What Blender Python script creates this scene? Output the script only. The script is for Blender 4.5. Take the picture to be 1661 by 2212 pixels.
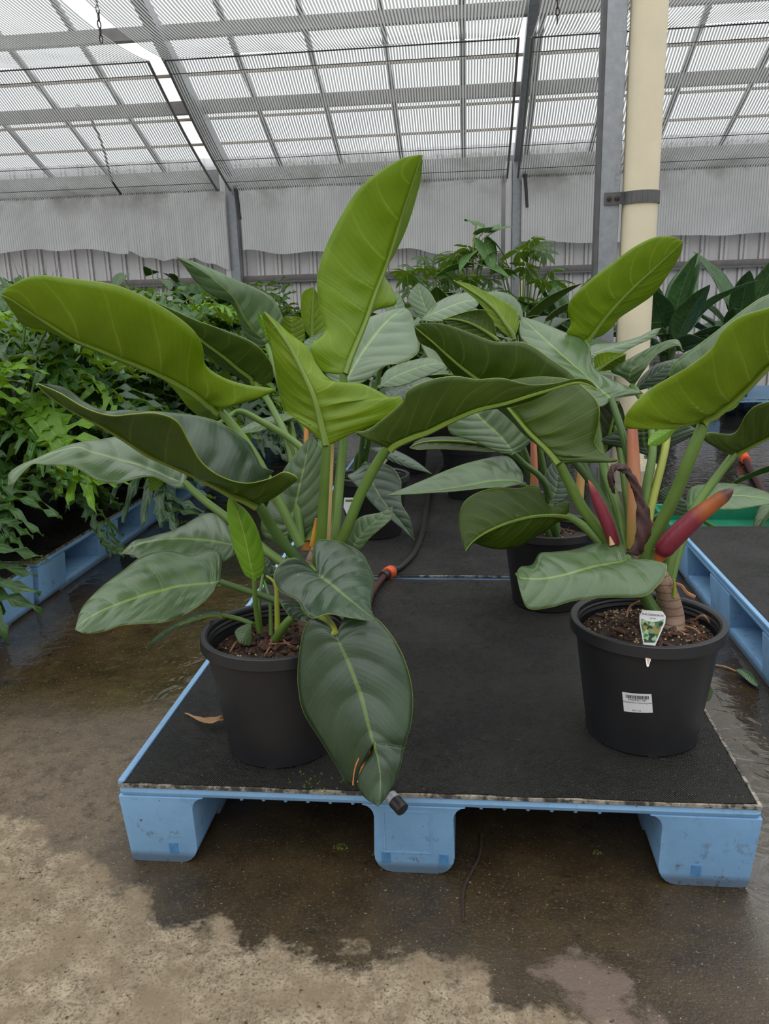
import bpy, bmesh, math, random
import numpy as np
from mathutils import Vector, Matrix
for o in list(bpy.data.objects): bpy.data.objects.remove(o)
rnd = random.Random(7)
SC = bpy.context.scene
COL = SC.collection

# ------------------------------------------------------------------ camera
# World axes follow the building: Y runs towards the back wall, Z is up, metres.
FPX, TH, RO, CH, PS = 1715.66, .2544, -.0291, 1.0093, .108
cam_d = bpy.data.cameras.new('camera'); cam = bpy.data.objects.new('camera', cam_d); COL.objects.link(cam)
cam_d.sensor_fit = 'VERTICAL'; cam_d.sensor_height = 24.0; cam_d.lens = 24.0 * FPX / 2212
cam_d.clip_start = .02; cam_d.clip_end = 200
def axes():
    c, s = math.cos(PS), math.sin(PS)
    def b(x, f, u): return Vector((x*c - f*s, x*s + f*c, u))
    right0 = b(1, 0, 0); fwd = b(0, math.cos(TH), -math.sin(TH)); up0 = b(0, math.sin(TH), math.cos(TH))
    return right0, fwd, up0
def ray(x, y):
    a = (x-830.5)/FPX; d = (y-1106)/FPX
    c, s = math.cos(RO), math.sin(RO)
    x0 = c*a + s*d; y0 = -s*a + c*d
    r0, f, u0 = axes()
    return r0*x0 + f - u0*y0
def PY(x, y, Y):
    r = ray(x, y); return r*(Y/r.y) + Vector((0, 0, CH))
def PZ(x, y, Z):
    r = ray(x, y); return r*((Z-CH)/r.z) + Vector((0, 0, CH))
_o, _f = ray(830.5, 1106), None
_rt = (ray(1830.5, 1106) - _o).normalized(); _up = (ray(830.5, 106) - _o).normalized(); _bk = -_o.normalized()
mw = Matrix((( _rt.x, _up.x, _bk.x, 0), (_rt.y, _up.y, _bk.y, 0), (_rt.z, _up.z, _bk.z, CH), (0, 0, 0, 1)))
cam.matrix_world = mw
SC.camera = cam

# ------------------------------------------------------------------ sky (overcast), exposure
W = bpy.data.worlds.new('overcast_sky'); SC.world = W; W.use_nodes = True
nt = W.node_tree; nt.nodes.clear()
wo = nt.nodes.new('ShaderNodeOutputWorld'); bg = nt.nodes.new('ShaderNodeBackground')
tc = nt.nodes.new('ShaderNodeTexCoord'); sx = nt.nodes.new('ShaderNodeSeparateXYZ')
mr = nt.nodes.new('ShaderNodeMapRange'); mr.inputs['From Min'].default_value = 0; mr.inputs['From Max'].default_value = 1
mr.inputs['To Min'].default_value = .5; mr.inputs['To Max'].default_value = 1.4
nt.links.new(tc.outputs['Generated'], sx.inputs[0]); nt.links.new(sx.outputs['Z'], mr.inputs['Value'])
nt.links.new(mr.outputs[0], bg.inputs['Strength']); bg.inputs['Color'].default_value = (.96, .98, 1, 1)
nt.links.new(bg.outputs[0], wo.inputs[0])
SC.view_settings.view_transform = 'Standard'; SC.view_settings.look = 'None'
SC.view_settings.gamma = 1; SC.view_settings.use_curve_mapping = False
SC.view_settings.exposure = 0.62

# ------------------------------------------------------------------ node / material helpers
def srgb(r, g, b):
    f = lambda c: (c/255/12.92) if c/255 <= .04045 else ((c/255+.055)/1.055)**2.4
    return (f(r), f(g), f(b), 1)
class NT:
    def __init__(s, name):
        s.m = bpy.data.materials.new(name); s.m.use_nodes = True; s.t = s.m.node_tree; s.t.nodes.clear()
        s.out = s.t.nodes.new('ShaderNodeOutputMaterial')
    def n(s, kind, ins=None, **kw):
        nd = s.t.nodes.new('ShaderNode'+kind)
        for k, v in kw.items(): setattr(nd, k, v)
        for k, v in (ins or {}).items(): s.set(nd.inputs[k], v)
        return nd
    def set(s, sock, v):
        if isinstance(v, bpy.types.NodeSocket): s.t.links.new(v, sock)
        else: sock.default_value = v
    def math(s, op, a, b=0.0, c=0.0, clamp=False):
        nd = s.t.nodes.new('ShaderNodeMath'); nd.operation = op; nd.use_clamp = clamp
        for i, v in enumerate((a, b, c)): s.set(nd.inputs[i], v)
        return nd.outputs[0]
    def mix(s, fac, a, b):
        nd = s.t.nodes.new('ShaderNodeMix'); nd.data_type = 'RGBA'
        s.set(nd.inputs[0], fac); s.set(nd.inputs[6], a); s.set(nd.inputs[7], b)
        return nd.outputs[2]
    def ramp(s, fac, a, b, lo=0., hi=1.):
        nd = s.n('MapRange', {'Value': fac, 'From Min': a, 'From Max': b, 'To Min': lo, 'To Max': hi}); nd.clamp = True
        return nd.outputs[0]
    def noise(s, scale, detail=3, vec=None, rough=.55):
        i = {'Scale': scale, 'Detail': detail, 'Roughness': rough}
        if vec is not None: i['Vector'] = vec
        return s.n('TexNoise', i).outputs['Fac']
    def obj(s): return s.n('TexCoord').outputs['Object']
    def pos(s): return s.n('NewGeometry').outputs['Position']
    def bump(s, h, strength=.3, dist=.01):
        return s.n('Bump', {'Height': h, 'Strength': strength, 'Distance': dist}).outputs[0]
    def pbr(s, col, rough=.5, metal=0., normal=None, spec=.5):
        p = s.n('BsdfPrincipled', {'Base Color': col, 'Roughness': rough, 'Metallic': metal, 'Specular IOR Level': spec})
        if normal is not None: s.set(p.inputs['Normal'], normal)
        return p.outputs[0]
    def done(s, sh): s.t.links.new(sh, s.out.inputs[0]); return s.m
def plain(name, rgb, rough=.5, metal=0., var=.12, scale=12, bump=0., spec=.5, dirt=None):
    k = NT(name); c = srgb(*rgb); p = k.obj()
    n = k.noise(scale, 4, p)
    d = tuple(x*(1-var) for x in c[:3])+(1,); l = tuple(min(1, x*(1+var)) for x in c[:3])+(1,)
    col = k.mix(k.ramp(n, .3, .7), d, l)
    if dirt: col = k.mix(k.math('MULTIPLY', k.ramp(k.noise(scale*.6, 6, p, .7), dirt[1], dirt[1]+.1), dirt[2]), col, srgb(*dirt[0]))
    nm = k.bump(k.noise(scale*6, 3, p), bump, .004) if bump else None
    return k.done(k.pbr(col, k.ramp(n, .2, .8, max(0, rough-.06), min(1, rough+.06)), metal, nm, spec))

# ------------------------------------------------------------------ geometry helpers
TREE = {}
def tagit(o, label=None, cat=None, group=None, kind=None):
    if label: o['label'] = label
    if cat: o['category'] = cat
    if group: o['group'] = group
    if kind: o['kind'] = kind
    return o
def empty(name, loc, label=None, cat=None, group=None, kind=None, rz=0):
    o = bpy.data.objects.new(name, None); COL.objects.link(o); o.location = loc; o.rotation_euler = (0, 0, rz); o.empty_display_size = .05
    return tagit(o, label, cat, group, kind)
def wloc(o):
    v = Vector((0, 0, 0))
    while o is not None: v = v + o.location; o = o.parent
    return v
def link(name, me, mats, parent=None, smooth=True):
    for m in (mats if isinstance(mats, (list, tuple)) else [mats]): me.materials.append(m)
    if smooth: me.shade_smooth()
    o = bpy.data.objects.new(name, me); COL.objects.link(o); o.parent = parent
    if parent is not None: TREE.setdefault(parent.name, []).append(o)
    return o
def mesh(name, verts, faces, mats, parent=None, smooth=True, local=False, loc=None, mi=None):
    """verts in world space unless local; shifted into the parent's frame."""
    off = Vector((0, 0, 0)) if local else wloc(parent)
    if loc is not None and not local: off = off + (Vector(loc) - off)
    me = bpy.data.meshes.new(name)
    me.from_pydata([(v[0]-off[0], v[1]-off[1], v[2]-off[2]) for v in verts], [], faces); me.update()
    if mi is not None: me.polygons.foreach_set('material_index', mi)
    o = link(name, me, mats, parent, smooth)
    if loc is not None and not local: o.location = Vector(loc) - wloc(parent)
    return o
class MB:
    def __init__(s): s.v = []; s.f = []
    def add(s, vs, fs):
        b = len(s.v); s.v += [tuple(v) for v in vs]; s.f += [tuple(b+i for i in f) for f in fs]; return s
    def box(s, x0, x1, y0, y1, z0, z1):
        return s.add([(x0,y0,z0),(x1,y0,z0),(x1,y1,z0),(x0,y1,z0),(x0,y0,z1),(x1,y0,z1),(x1,y1,z1),(x0,y1,z1)],
                     [(0,3,2,1),(4,5,6,7),(0,1,5,4),(1,2,6,5),(2,3,7,6),(3,0,4,7)])
    def tube(s, pts, rad, seg=8, cap=True, flat=1.0):
        pts = [Vector(p) for p in pts]; n = len(pts)
        rad = [rad]*n if isinstance(rad, (int, float)) else rad
        vs = []; up = None
        for i, p in enumerate(pts):
            t = (pts[min(i+1, n-1)] - pts[max(i-1, 0)])
            t = t.normalized() if t.length > 1e-9 else Vector((0, 0, 1))
            if up is None: up = Vector((0, 1, 0)) if abs(t.y) < .9 else Vector((1, 0, 0))
            a = t.cross(up).normalized(); up = a.cross(t).normalized()
            for j in range(seg):
                w = 2*math.pi*j/seg
                vs.append(p + a*(math.cos(w)*rad[i]) + up*(math.sin(w)*rad[i]*flat))
        fs = []
        for i in range(n-1):
            for j in range(seg):
                k = (j+1) % seg; fs.append((i*seg+j, i*seg+k, (i+1)*seg+k, (i+1)*seg+j))
        if cap: fs += [tuple(range(seg-1, -1, -1)), tuple((n-1)*seg+j for j in range(seg))]
        return s.add(vs, fs)
    def lathe(s, prof, c=(0, 0, 0), seg=40):
        vs = []; fs = []
        for r, z in prof:
            for j in range(seg):
                w = 2*math.pi*j/seg; vs.append((c[0]+r*math.cos(w), c[1]+r*math.sin(w), c[2]+z))
        for i in range(len(prof)-1):
            for j in range(seg):
                k = (j+1) % seg; fs.append((i*seg+j, i*seg+k, (i+1)*seg+k, (i+1)*seg+j))
        return s.add(vs, fs)
    def prism(s, poly, y0, y1, axis='y'):
        """poly of (x,z), extruded along Y, or of (y,z) along X."""
        n = len(poly)
        g = (lambda p, t: (p[0], t, p[1])) if axis == 'y' else (lambda p, t: (t, p[0], p[1])) if axis == 'x' else (lambda p, t: (p[0], p[1], t))
        vs = [g(p, y0) for p in poly] + [g(p, y1) for p in poly]
        fs = [tuple(range(n)), tuple(range(2*n-1, n-1, -1))] + [(i, i+n, (i+1) % n+n, (i+1) % n) for i in range(n)]
        return s.add(vs, fs)
    def build(s, name, mats, parent=None, smooth=False, local=False, loc=None, bevel=0, seg=2, sharp=.8):
        o = mesh(name, s.v, s.f, mats, parent, smooth, local, loc)
        if bevel:
            bm = bmesh.new(); bm.from_mesh(o.data); bmesh.ops.recalc_face_normals(bm, faces=bm.faces)
            es = [e for e in bm.edges if len(e.link_faces) == 2 and e.calc_face_angle(0) > .6]
            bmesh.ops.bevel(bm, geom=es, offset=bevel, segments=seg, affect='EDGES', profile=.5, clamp_overlap=True)
            bm.to_mesh(o.data); bm.free(); o.data.shade_smooth()
            o.data.set_sharp_from_angle(angle=.7)
        else:
            bm = bmesh.new(); bm.from_mesh(o.data); bmesh.ops.recalc_face_normals(bm, faces=bm.faces); bm.to_mesh(o.data); bm.free()
            if smooth: o.data.shade_smooth(); o.data.set_sharp_from_angle(angle=sharp)
        return o
def crom(P, k=4):
    """Catmull-Rom through the rows of P (n x d), k steps per span."""
    P = np.asarray(P, float); n = len(P); out = []
    for i in range(n-1):
        p0, p1, p2, p3 = P[max(i-1, 0)], P[i], P[i+1], P[min(i+2, n-1)]
        for j in range(k):
            t = j/k
            out.append(.5*((2*p1)+(-p0+p2)*t+(2*p0-5*p1+4*p2-p3)*t*t+(-p0+3*p1-3*p2+p3)*t**3))
    out.append(P[-1]); return np.array(out)
def copy_tree(o, parent=None):
    c = o.copy(); COL.objects.link(c); c.parent = parent
    for ch in TREE.get(o.name, []): copy_tree(ch, c)
    return c

# ------------------------------------------------------------------ materials
def floor_mat():
    k = NT('wet_concrete'); p = k.pos(); sep = k.n('SeparateXYZ', {0: p}); X, Y = sep.outputs[0], sep.outputs[1]
    n1 = k.noise(2.2, 8, p, .62); n2 = k.noise(9, 6, p, .65); n3 = k.noise(210, 3, p, .6); n4 = k.noise(38, 5, p, .7); n5 = k.noise(300, 2, p)
    thr = k.math('ADD', k.ramp(X, -.95, -.55, .33, 0.), k.ramp(X, -.1, .28, 1.075, .93))
    d = k.math('ADD', k.math('SUBTRACT', thr, Y), k.math('MULTIPLY', k.math('SUBTRACT', n1, .5), .42))
    d = k.math('ADD', d, k.math('ADD', k.math('MULTIPLY', k.math('SUBTRACT', n2, .5), .13), k.math('MULTIPLY', k.math('SUBTRACT', n4, .5), .07)))
    dry = k.ramp(d, -.008, .016)
    semi = k.math('MULTIPLY', k.ramp(X, -.75, -.62, 1, 0), k.ramp(Y, 1.5, 2.0, 1, 0))
    # small dried patch in front of the pallet
    px = k.math('MULTIPLY', k.math('SUBTRACT', X, .2), 1.3); py = k.math('SUBTRACT', Y, .98)
    px = k.math('ADD', px, k.math('MULTIPLY', py, .7)); dd = k.math('SQRT', k.math('ADD', k.math('MULTIPLY', px, px), k.math('MULTIPLY', k.math('MULTIPLY', py, py), .5)))
    patch = k.ramp(k.math('ADD', dd, k.math('MULTIPLY', k.math('SUBTRACT', n2, .5), .42)), .085, .05)
    dryc = k.mix(k.ramp(n4, .36, .66), srgb(116, 102, 82), srgb(166, 151, 127))
    dryc = k.mix(k.math('MULTIPLY', k.ramp(n3, .5, .62), .75), dryc, srgb(88, 74, 56))
    dryc = k.mix(k.ramp(n2, .42, .68), dryc, srgb(122, 106, 84))
    wetc = k.mix(k.ramp(n2, .3, .72), srgb(40, 32, 20), srgb(72, 59, 39))
    wetc = k.mix(k.math('MULTIPLY', k.ramp(n3, .54, .66), .6), wetc, srgb(92, 77, 53))
    wetc = k.mix(k.ramp(k.noise(16, 5, p, .7), .62, .74), wetc, srgb(24, 24, 14))
    semic = k.mix(k.ramp(n2, .3, .7), srgb(92, 78, 62), srgb(116, 100, 80))
    semic = k.mix(k.math('MULTIPLY', k.ramp(n3, .5, .66), .5), semic, srgb(140, 124, 102)); semic = k.mix(k.ramp(n4, .48, .68), semic, srgb(72, 60, 46))
    col = k.mix(k.math('MULTIPLY', semi, .8), wetc, semic)
    col = k.mix(k.math('MULTIPLY', patch, .8), col, srgb(112, 96, 86))
    col = k.mix(dry, col, dryc)
    spk = k.ramp(k.noise(60, 3, p, .6), .66, .7); col = k.mix(k.math('MULTIPLY', spk, .8), col, srgb(34, 29, 20)); col = k.mix(k.math('MULTIPLY', k.ramp(k.noise(130, 2, p), .68, .72), .6), col, srgb(30, 27, 20)); col = k.mix(k.math('MULTIPLY', k.ramp(k.noise(170, 1, p), .72, .76), .5), col, srgb(170, 156, 130))
    # black plastic weed mat on the ground further back
    far = k.ramp(k.math('ADD', Y, k.math('MULTIPLY', n1, .3)), 2.9, 3.1)
    col = k.mix(k.math('MULTIPLY', far, .8), col, srgb(36, 36, 34))
    pud = k.math('MAXIMUM', k.math('MULTIPLY', k.ramp(k.math('ADD', Y, k.math('MULTIPLY', n1, .5)), 1.95, 2.2), 1.0), k.ramp(X, .44, .52))
    rough = k.math('ADD', k.ramp(dry, 0, 1, .3, .85), k.math('MULTIPLY', k.ramp(n4, .35, .7), .15))
    rough = k.math('ADD', rough, k.math('MULTIPLY', semi, .28))
    rough = k.math('MULTIPLY', rough, k.ramp(pud, 0, 1, 1, .12))
    h = k.math('ADD', k.math('MULTIPLY', n3, .5), k.math('MULTIPLY', n5, .35)); h = k.math('ADD', h, n4)
    b1 = k.n('Bump', {'Height': h, 'Strength': k.ramp(pud, 0, 1, .4, .05), 'Distance': .004}).outputs[0]
    rip = k.n('TexNoise', {'Vector': p, 'Scale': 16, 'Detail': 2, 'Distortion': 1.0}).outputs['Fac']
    b2 = k.n('Bump', {'Height': rip, 'Strength': k.math('MULTIPLY', pud, .35), 'Distance': .01, 'Normal': b1}).outputs[0]
    return k.done(k.pbr(col, rough, 0, b2, k.ramp(pud, 0, 1, .5, 1.0)))
def matmat(name, base, lit, rough):
    k = NT(name); p = k.pos(); n = k.noise(5, 7, p, .65); n2 = k.noise(60, 4, p, .7); n3 = k.noise(420, 2, p)
    col = k.mix(k.ramp(n, .35, .7), srgb(*base), srgb(*lit)); col = k.mix(k.ramp(n2, .62, .72, 0, .4), col, srgb(52, 47, 34))
    col = k.mix(k.ramp(k.noise(300, 1, p), .76, .78), col, srgb(150, 140, 110))
    sep = k.n('SeparateXYZ', {0: p})
    weave = k.math('MULTIPLY', k.math('SINE', k.math('MULTIPLY', sep.outputs[0], 1400)), k.math('SINE', k.math('MULTIPLY', sep.outputs[1], 1400)))
    h = k.math('ADD', k.math('ADD', n3, k.math('MULTIPLY', n2, 1.2)), k.math('MULTIPLY', weave, .25))
    r = k.math('ADD', k.ramp(n, .4, .62, rough, rough+.22), k.ramp(n2, .35, .6, -.08, .12))
    return k.done(k.pbr(col, r, 0, k.bump(h, .9, .004), .5))
def plastic_blue():
    k = NT('blue_plastic'); p = k.pos(); n = k.noise(7, 6, p, .7); sep = k.n('SeparateXYZ', {0: p})
    st = k.n('Mapping', {'Vector': p, 'Scale': (3, 3, 60)}); sc = k.noise(9, 3, st.outputs[0], .6)
    col = k.mix(k.ramp(n, .3, .7), srgb(112, 154, 192), srgb(128, 170, 206))
    col = k.mix(k.ramp(sc, .68, .74, 0, .6), col, srgb(62, 120, 190))
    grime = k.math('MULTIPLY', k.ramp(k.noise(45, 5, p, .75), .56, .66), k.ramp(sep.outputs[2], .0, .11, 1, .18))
    col = k.mix(k.math('MULTIPLY', grime, .8), col, srgb(86, 74, 58))
    col = k.mix(k.ramp(k.noise(150, 2, p), .73, .77), col, srgb(58, 60, 62))
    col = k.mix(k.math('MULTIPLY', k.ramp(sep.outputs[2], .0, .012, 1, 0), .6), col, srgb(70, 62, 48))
    return k.done(k.pbr(col, k.ramp(n, .3, .7, .42, .58), 0, k.bump(k.noise(60, 4, p), .15, .003)))
def screen_mat(name, strip, gap_alpha, pitch, opaque):
    """woven shade cloth: aluminised strips with open slits between them, running down the slope."""
    k = NT(name); uv = k.n('UVMap').outputs[0]; sep = k.n('SeparateXYZ', {0: uv}); u = sep.outputs[0]
    wob = k.math('MULTIPLY', k.noise(1.6, 2, k.pos()), .35)
    fr = k.math('FRACT', k.math('ADD', k.math('DIVIDE', u, pitch), wob))
    slit = k.math('LESS_THAN', fr, gap_alpha)
    n = k.noise(2.5, 6, k.pos(), .65)
    col = k.mix(k.ramp(n, .35, .7), srgb(*strip), tuple(c*.8 for c in srgb(*strip)[:3])+(1,))
    alg = k.math('MULTIPLY', k.ramp(sep.outputs[1], .0, .45, 1, 0), k.ramp(k.noise(2.3, 5, k.pos(), .6), .45, .65))
    col = k.mix(k.math('MULTIPLY', alg, .8), col, srgb(104, 102, 70))
    dif = k.n('BsdfDiffuse', {'Color': col}).outputs[0]; tr = k.n('BsdfTranslucent', {'Color': col}).outputs[0]
    m1 = k.n('MixShader', {0: .5 if not opaque else .3, 1: dif, 2: tr}).outputs[0]
    gl = k.n('BsdfGlossy', {'Color': (.8, .8, .8, 1), 'Roughness': .35}).outputs[0]
    m1 = k.n('MixShader', {0: .12, 1: m1, 2: gl}).outputs[0]
    th = k.n('BsdfTransparent', {'Color': (.97, .97, .97, 1)}).outputs[0]
    if opaque:
        lc = k.n('BsdfDiffuse', {'Color': srgb(190, 190, 190)}).outputs[0]
        return k.done(k.n('MixShader', {0: k.math('MULTIPLY', slit, .8), 1: m1, 2: lc}).outputs[0])
    return k.done(k.n('MixShader', {0: slit, 1: m1, 2: th}).outputs[0])
def roof_mat():
    k = NT('translucent_roof_sheet'); n = k.noise(1.4, 4, k.pos())
    th = k.n('BsdfTransparent', {'Color': (.93, .95, .96, 1)}).outputs[0]
    tr = k.n('BsdfTranslucent', {'Color': (.9, .92, .93, 1)}).outputs[0]
    return k.done(k.n('MixShader', {0: k.ramp(n, .3, .7, .12, .4), 1: th, 2: tr}).outputs[0])
def leaf_mat(name, c1, c2, vein, edge=(140, 158, 64), nv=9, trans=.25, tcol=(150, 190, 20), rough=.38, vamt=.5, mid=.035, midc=None, spec=.5):
    k = NT(name); uv = k.n('UVMap').outputs[0]; sep = k.n('SeparateXYZ', {0: uv})
    a = k.math('ABSOLUTE', k.math('MULTIPLY', k.math('SUBTRACT', sep.outputs[0], .5), 2)); v = sep.outputs[1]
    p = k.obj(); n = k.noise(14, 5, p, .6)
    wrp = k.math('MULTIPLY', k.math('SUBTRACT', k.noise(9, 2, p), .5), .1)
    f = k.math('FRACT', k.math('ADD', wrp, k.math('SUBTRACT', k.math('MULTIPLY', v, nv), k.math('MULTIPLY', k.math('POWER', a, 1.4), 1.3))))
    dist = k.math('ABSOLUTE', k.math('SUBTRACT', f, .5))
    vm = k.math('MULTIPLY', k.ramp(dist, .008, .045, 1, 0), k.ramp(a, .35, .95, 1, .15))
    fine = k.math('ABSOLUTE', k.math('SUBTRACT', k.math('FRACT', k.math('SUBTRACT', k.math('MULTIPLY', v, nv*6), k.math('MULTIPLY', a, 8))), .5))
    mm = k.ramp(a, mid*.7, mid*1.3, 1, 0)
    col = k.mix(k.ramp(n, .3, .7), srgb(*c1), srgb(*c2))
    col = k.mix(k.ramp(fine, .0, .25, .07, 0), col, srgb(*vein))
    col = k.mix(k.math('MULTIPLY', vm, vamt), col, srgb(*vein))
    col = k.mix(k.math('MULTIPLY', mm, .85), col, srgb(*(midc or vein)))
    col = k.mix(k.ramp(a, .986, .995), col, srgb(*edge))
    col = k.mix(k.ramp(k.noise(70, 2, p), .76, .79, 0, .5), col, srgb(150, 140, 80))
    h = k.math('ADD', k.math('MULTIPLY', k.ramp(dist, 0, .3), .6), k.math('ADD', k.math('MULTIPLY', n, .5), k.math('MULTIPLY', fine, .12)))
    nm = k.bump(h, .4, .004)
    pb = k.pbr(col, k.ramp(n, .3, .7, rough-.05, rough+.08), 0, nm, spec)
    t = k.n('BsdfTranslucent', {'Color': srgb(*tcol), 'Normal': nm}).outputs[0]
    return k.done(k.n('MixShader', {0: trans, 1: pb, 2: t}).outputs[0])
def rings(name, a, b, freq):
    k = NT(name); p = k.pos(); sep = k.n('SeparateXYZ', {0: p}); n = k.noise(40, 5, p, .7)
    w = k.math('FRACT', k.math('ADD', k.math('MULTIPLY', sep.outputs[2], freq), k.math('MULTIPLY', n, .5)))
    col = k.mix(k.ramp(w, .0, .25, 1, 0), srgb(*a), srgb(*b)); col = k.mix(k.ramp(n, .55, .7, 0, .6), col, srgb(70, 56, 48))
    return k.done(k.pbr(col, .75, 0, k.bump(k.math('ADD', w, n), .5, .004)))
def along(name, stops, rough=.45):
    """colour along the length of a stalk or bud, from UV v (growth colour of the thing itself)."""
    k = NT(name); uv = k.n('UVMap').outputs[0]; v = k.n('SeparateXYZ', {0: uv}).outputs[1]
    v = k.math('ADD', v, k.math('MULTIPLY', k.math('SUBTRACT', k.noise(18, 4, k.obj()), .5), .16))
    col = None
    for (p0, c0), (p1, c1) in zip(stops, stops[1:]):
        col = k.mix(k.ramp(v, p0, p1), srgb(*c0) if col is None else col, srgb(*c1))
    n = k.n('TexNoise', {'Vector': k.n('Mapping', {'Vector': k.obj(), 'Scale': (90, 90, 6)}).outputs[0], 'Scale': 2, 'Detail': 3}).outputs['Fac']
    return k.done(k.pbr(col, rough, 0, k.bump(n, .3, .003)))
M = {}
M['floor'] = floor_mat()
M['mat_main'] = matmat('black_rubber_mat', (11, 10, 8), (27, 24, 17), .2)
M['mat_grey'] = matmat('grey_wet_mat', (18, 18, 17), (36, 34, 31), .2)
M['blue'] = plastic_blue()
M['blue_dark'] = plain('blue_peg', (76, 128, 172), .5, var=.2, scale=60)
M['worn'] = plain('worn_pale_edge', (150, 142, 128), .8, var=.4, scale=60, bump=.4, dirt=((44, 40, 34), .46, .9))
M['green_plastic'] = plain('green_plastic', (24, 120, 88), .45, var=.2, scale=10, dirt=((30, 50, 40), .6, .6))
M['pot'] = plain('black_pot_plastic', (34, 35, 38), .42, var=.16, scale=9, bump=.05, dirt=((74, 70, 66), .7, .3))
M['pot_far'] = plain('black_pot_plastic_far', (24, 24, 26), .45, var=.2, scale=9)
M['soil'] = plain('potting_mix', (58, 42, 32), .9, var=.5, scale=90, bump=.9, dirt=((110, 86, 60), .56, .6))
M['chip'] = plain('bark_chip', (78, 54, 42), .85, var=.4, scale=60, bump=.4)
M['perlite'] = plain('fertiliser_bead', (172, 152, 108), .6, var=.3, scale=80)
M['root'] = plain('dry_root', (150, 108, 76), .75, var=.3, scale=40, bump=.3)
M['galv'] = plain('galvanised_steel', (152, 156, 160), .45, .35, var=.12, scale=26, bump=.12, dirt=((110, 112, 112), .6, .5))
M['galv_dark'] = plain('dark_galvanised_steel', (92, 92, 92), .55, .3, var=.2, scale=14, bump=.1)
M['cream'] = plain('cream_pvc', (224, 212, 182), .5, var=.06, scale=5, dirt=((126, 112, 80), .66, .55))
M['clad'] = plain('pale_cladding', (228, 225, 226), .5, .0, var=.07, scale=4, dirt=((150, 142, 138), .62, .5))
M['clad_rib'] = plain('shaded_dirty_rib', (176, 170, 168), .6, .0, var=.2, scale=30, dirt=((120, 112, 106), .55, .6))  # dirt plus a darker rib tone, painted in where even light leaves ribs faint
M['girt'] = plain('grey_girt', (128, 124, 122), .6, .2, var=.15, scale=12)
M['bar'] = plain('grey_glazing_bar', (150, 150, 150), .6, .2, var=.12, scale=9)
M['batten'] = plain('brown_batten', (150, 132, 112), .7, var=.2, scale=9)
M['screen'] = screen_mat('shade_screen', (214, 214, 210), .46, .0245, False)
M['curtain'] = screen_mat('silver_curtain', (246, 246, 246), .3, .026, True)
M['wire'] = plain('dark_wire', (70, 70, 72), .5, .5)
M['rust'] = plain('rusty_chain', (70, 54, 48), .7, .4, var=.3, scale=60)
M['roof'] = roof_mat()
M['hose'] = plain('black_hose', (36, 34, 34), .4, var=.2, scale=30)
M['hose_red'] = plain('red_striped_hose', (64, 26, 28), .35, var=.5, scale=120)
M['orange'] = plain('orange_fitting', (214, 84, 36), .4, var=.15, scale=30)
M['white_tag'] = plain('white_card', (226, 226, 230), .4, var=.02, scale=8)
M['ink'] = plain('black_ink', (28, 28, 30), .6, var=.05)
M['dead'] = plain('dry_leaf', (158, 122, 86), .8, var=.3, scale=30, bump=.4)
M['brownleaf'] = plain('dried_brown_leaf', (64, 40, 36), .6, var=.45, scale=16, bump=.35)
M['scorch'] = plain('scorched_leaf_edge', (186, 112, 60), .8, var=.45, scale=40)
M['foot'] = plain('concrete_footing', (176, 168, 150), .9, var=.15, scale=20, bump=.4)
M['moss_rope'] = plain('mossy_rope', (70, 70, 56), .9, var=.5, scale=60, bump=.6)
M['root_dark'] = plain('dark_root', (52, 42, 34), .8, var=.4, scale=60, bump=.4)
M['moss'] = plain('moss', (84, 96, 34), .9, var=.4, scale=60, bump=.6)
# philodendron: (upper side, lower side)
L_top = leaf_mat('leaf_upper_dark', (42, 62, 42), (58, 80, 56), (92, 116, 78), trans=.08, rough=.3, vamt=.22, spec=.7, midc=(98, 124, 62))
L_top2 = leaf_mat('leaf_upper_fresh', (66, 91, 54), (86, 111, 70), (124, 147, 90), trans=.1, rough=.3, vamt=.24, spec=.7, midc=(124, 152, 76))
L_topl = leaf_mat('leaf_upper_young', (100, 148, 34), (124, 172, 44), (160, 192, 84), trans=.2, rough=.36, vamt=.22, midc=(176, 206, 90))
L_un = leaf_mat('leaf_lower_dark', (38, 54, 10), (52, 70, 14), (84, 104, 40), trans=.2, rough=.42, vamt=.5, midc=(120, 142, 56), tcol=(120, 160, 10))
L_un2 = leaf_mat('leaf_lower_olive', (52, 74, 8), (68, 92, 12), (104, 128, 44), trans=.22, rough=.42, vamt=.55, midc=(140, 166, 60), tcol=(150, 190, 10))
L_unl = leaf_mat('leaf_lower_lime', (106, 136, 6), (126, 154, 12), (156, 182, 60), trans=.3, rough=.36, vamt=.6, midc=(156, 180, 50), tcol=(170, 210, 10))
LM = {'d': (L_top, L_un), 'o': (L_top, L_un2), 'f': (L_top2, L_un2), 'l': (L_topl, L_unl), 'y': (L_top2, L_unl)}
M['rib'] = plain('midrib_green', (108, 132, 48), .45, var=.12, scale=20)
M['rib_pale'] = plain('midrib_pale', (150, 176, 78), .45, var=.12, scale=20)
M['petiole'] = plain('petiole_green', (92, 122, 50), .42, var=.16, scale=14, dirt=((128, 150, 84), .62, .4))
M['petiole_d'] = plain('petiole_dark', (70, 100, 46), .42, var=.16, scale=14)
M['petiole_y'] = plain('petiole_yellow', (150, 160, 60), .42, var=.16, scale=14)
M['trunk'] = rings('ringed_trunk', (150, 124, 106), (96, 74, 60), 62)
M['pink'] = along('pink_sheath', [(0, (160, 148, 66)), (.4, (188, 134, 90)), (1, (186, 112, 88))])
M['amber'] = along('amber_sheath', [(0, (176, 112, 40)), (.5, (196, 146, 44)), (1, (180, 110, 60))])
M['tan'] = along('tan_sheath', [(0, (206, 168, 122)), (1, (196, 176, 110))])
M['red'] = along('red_bud', [(0, (112, 34, 50)), (.8, (132, 44, 60)), (.97, (180, 100, 76))], .4)
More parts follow.
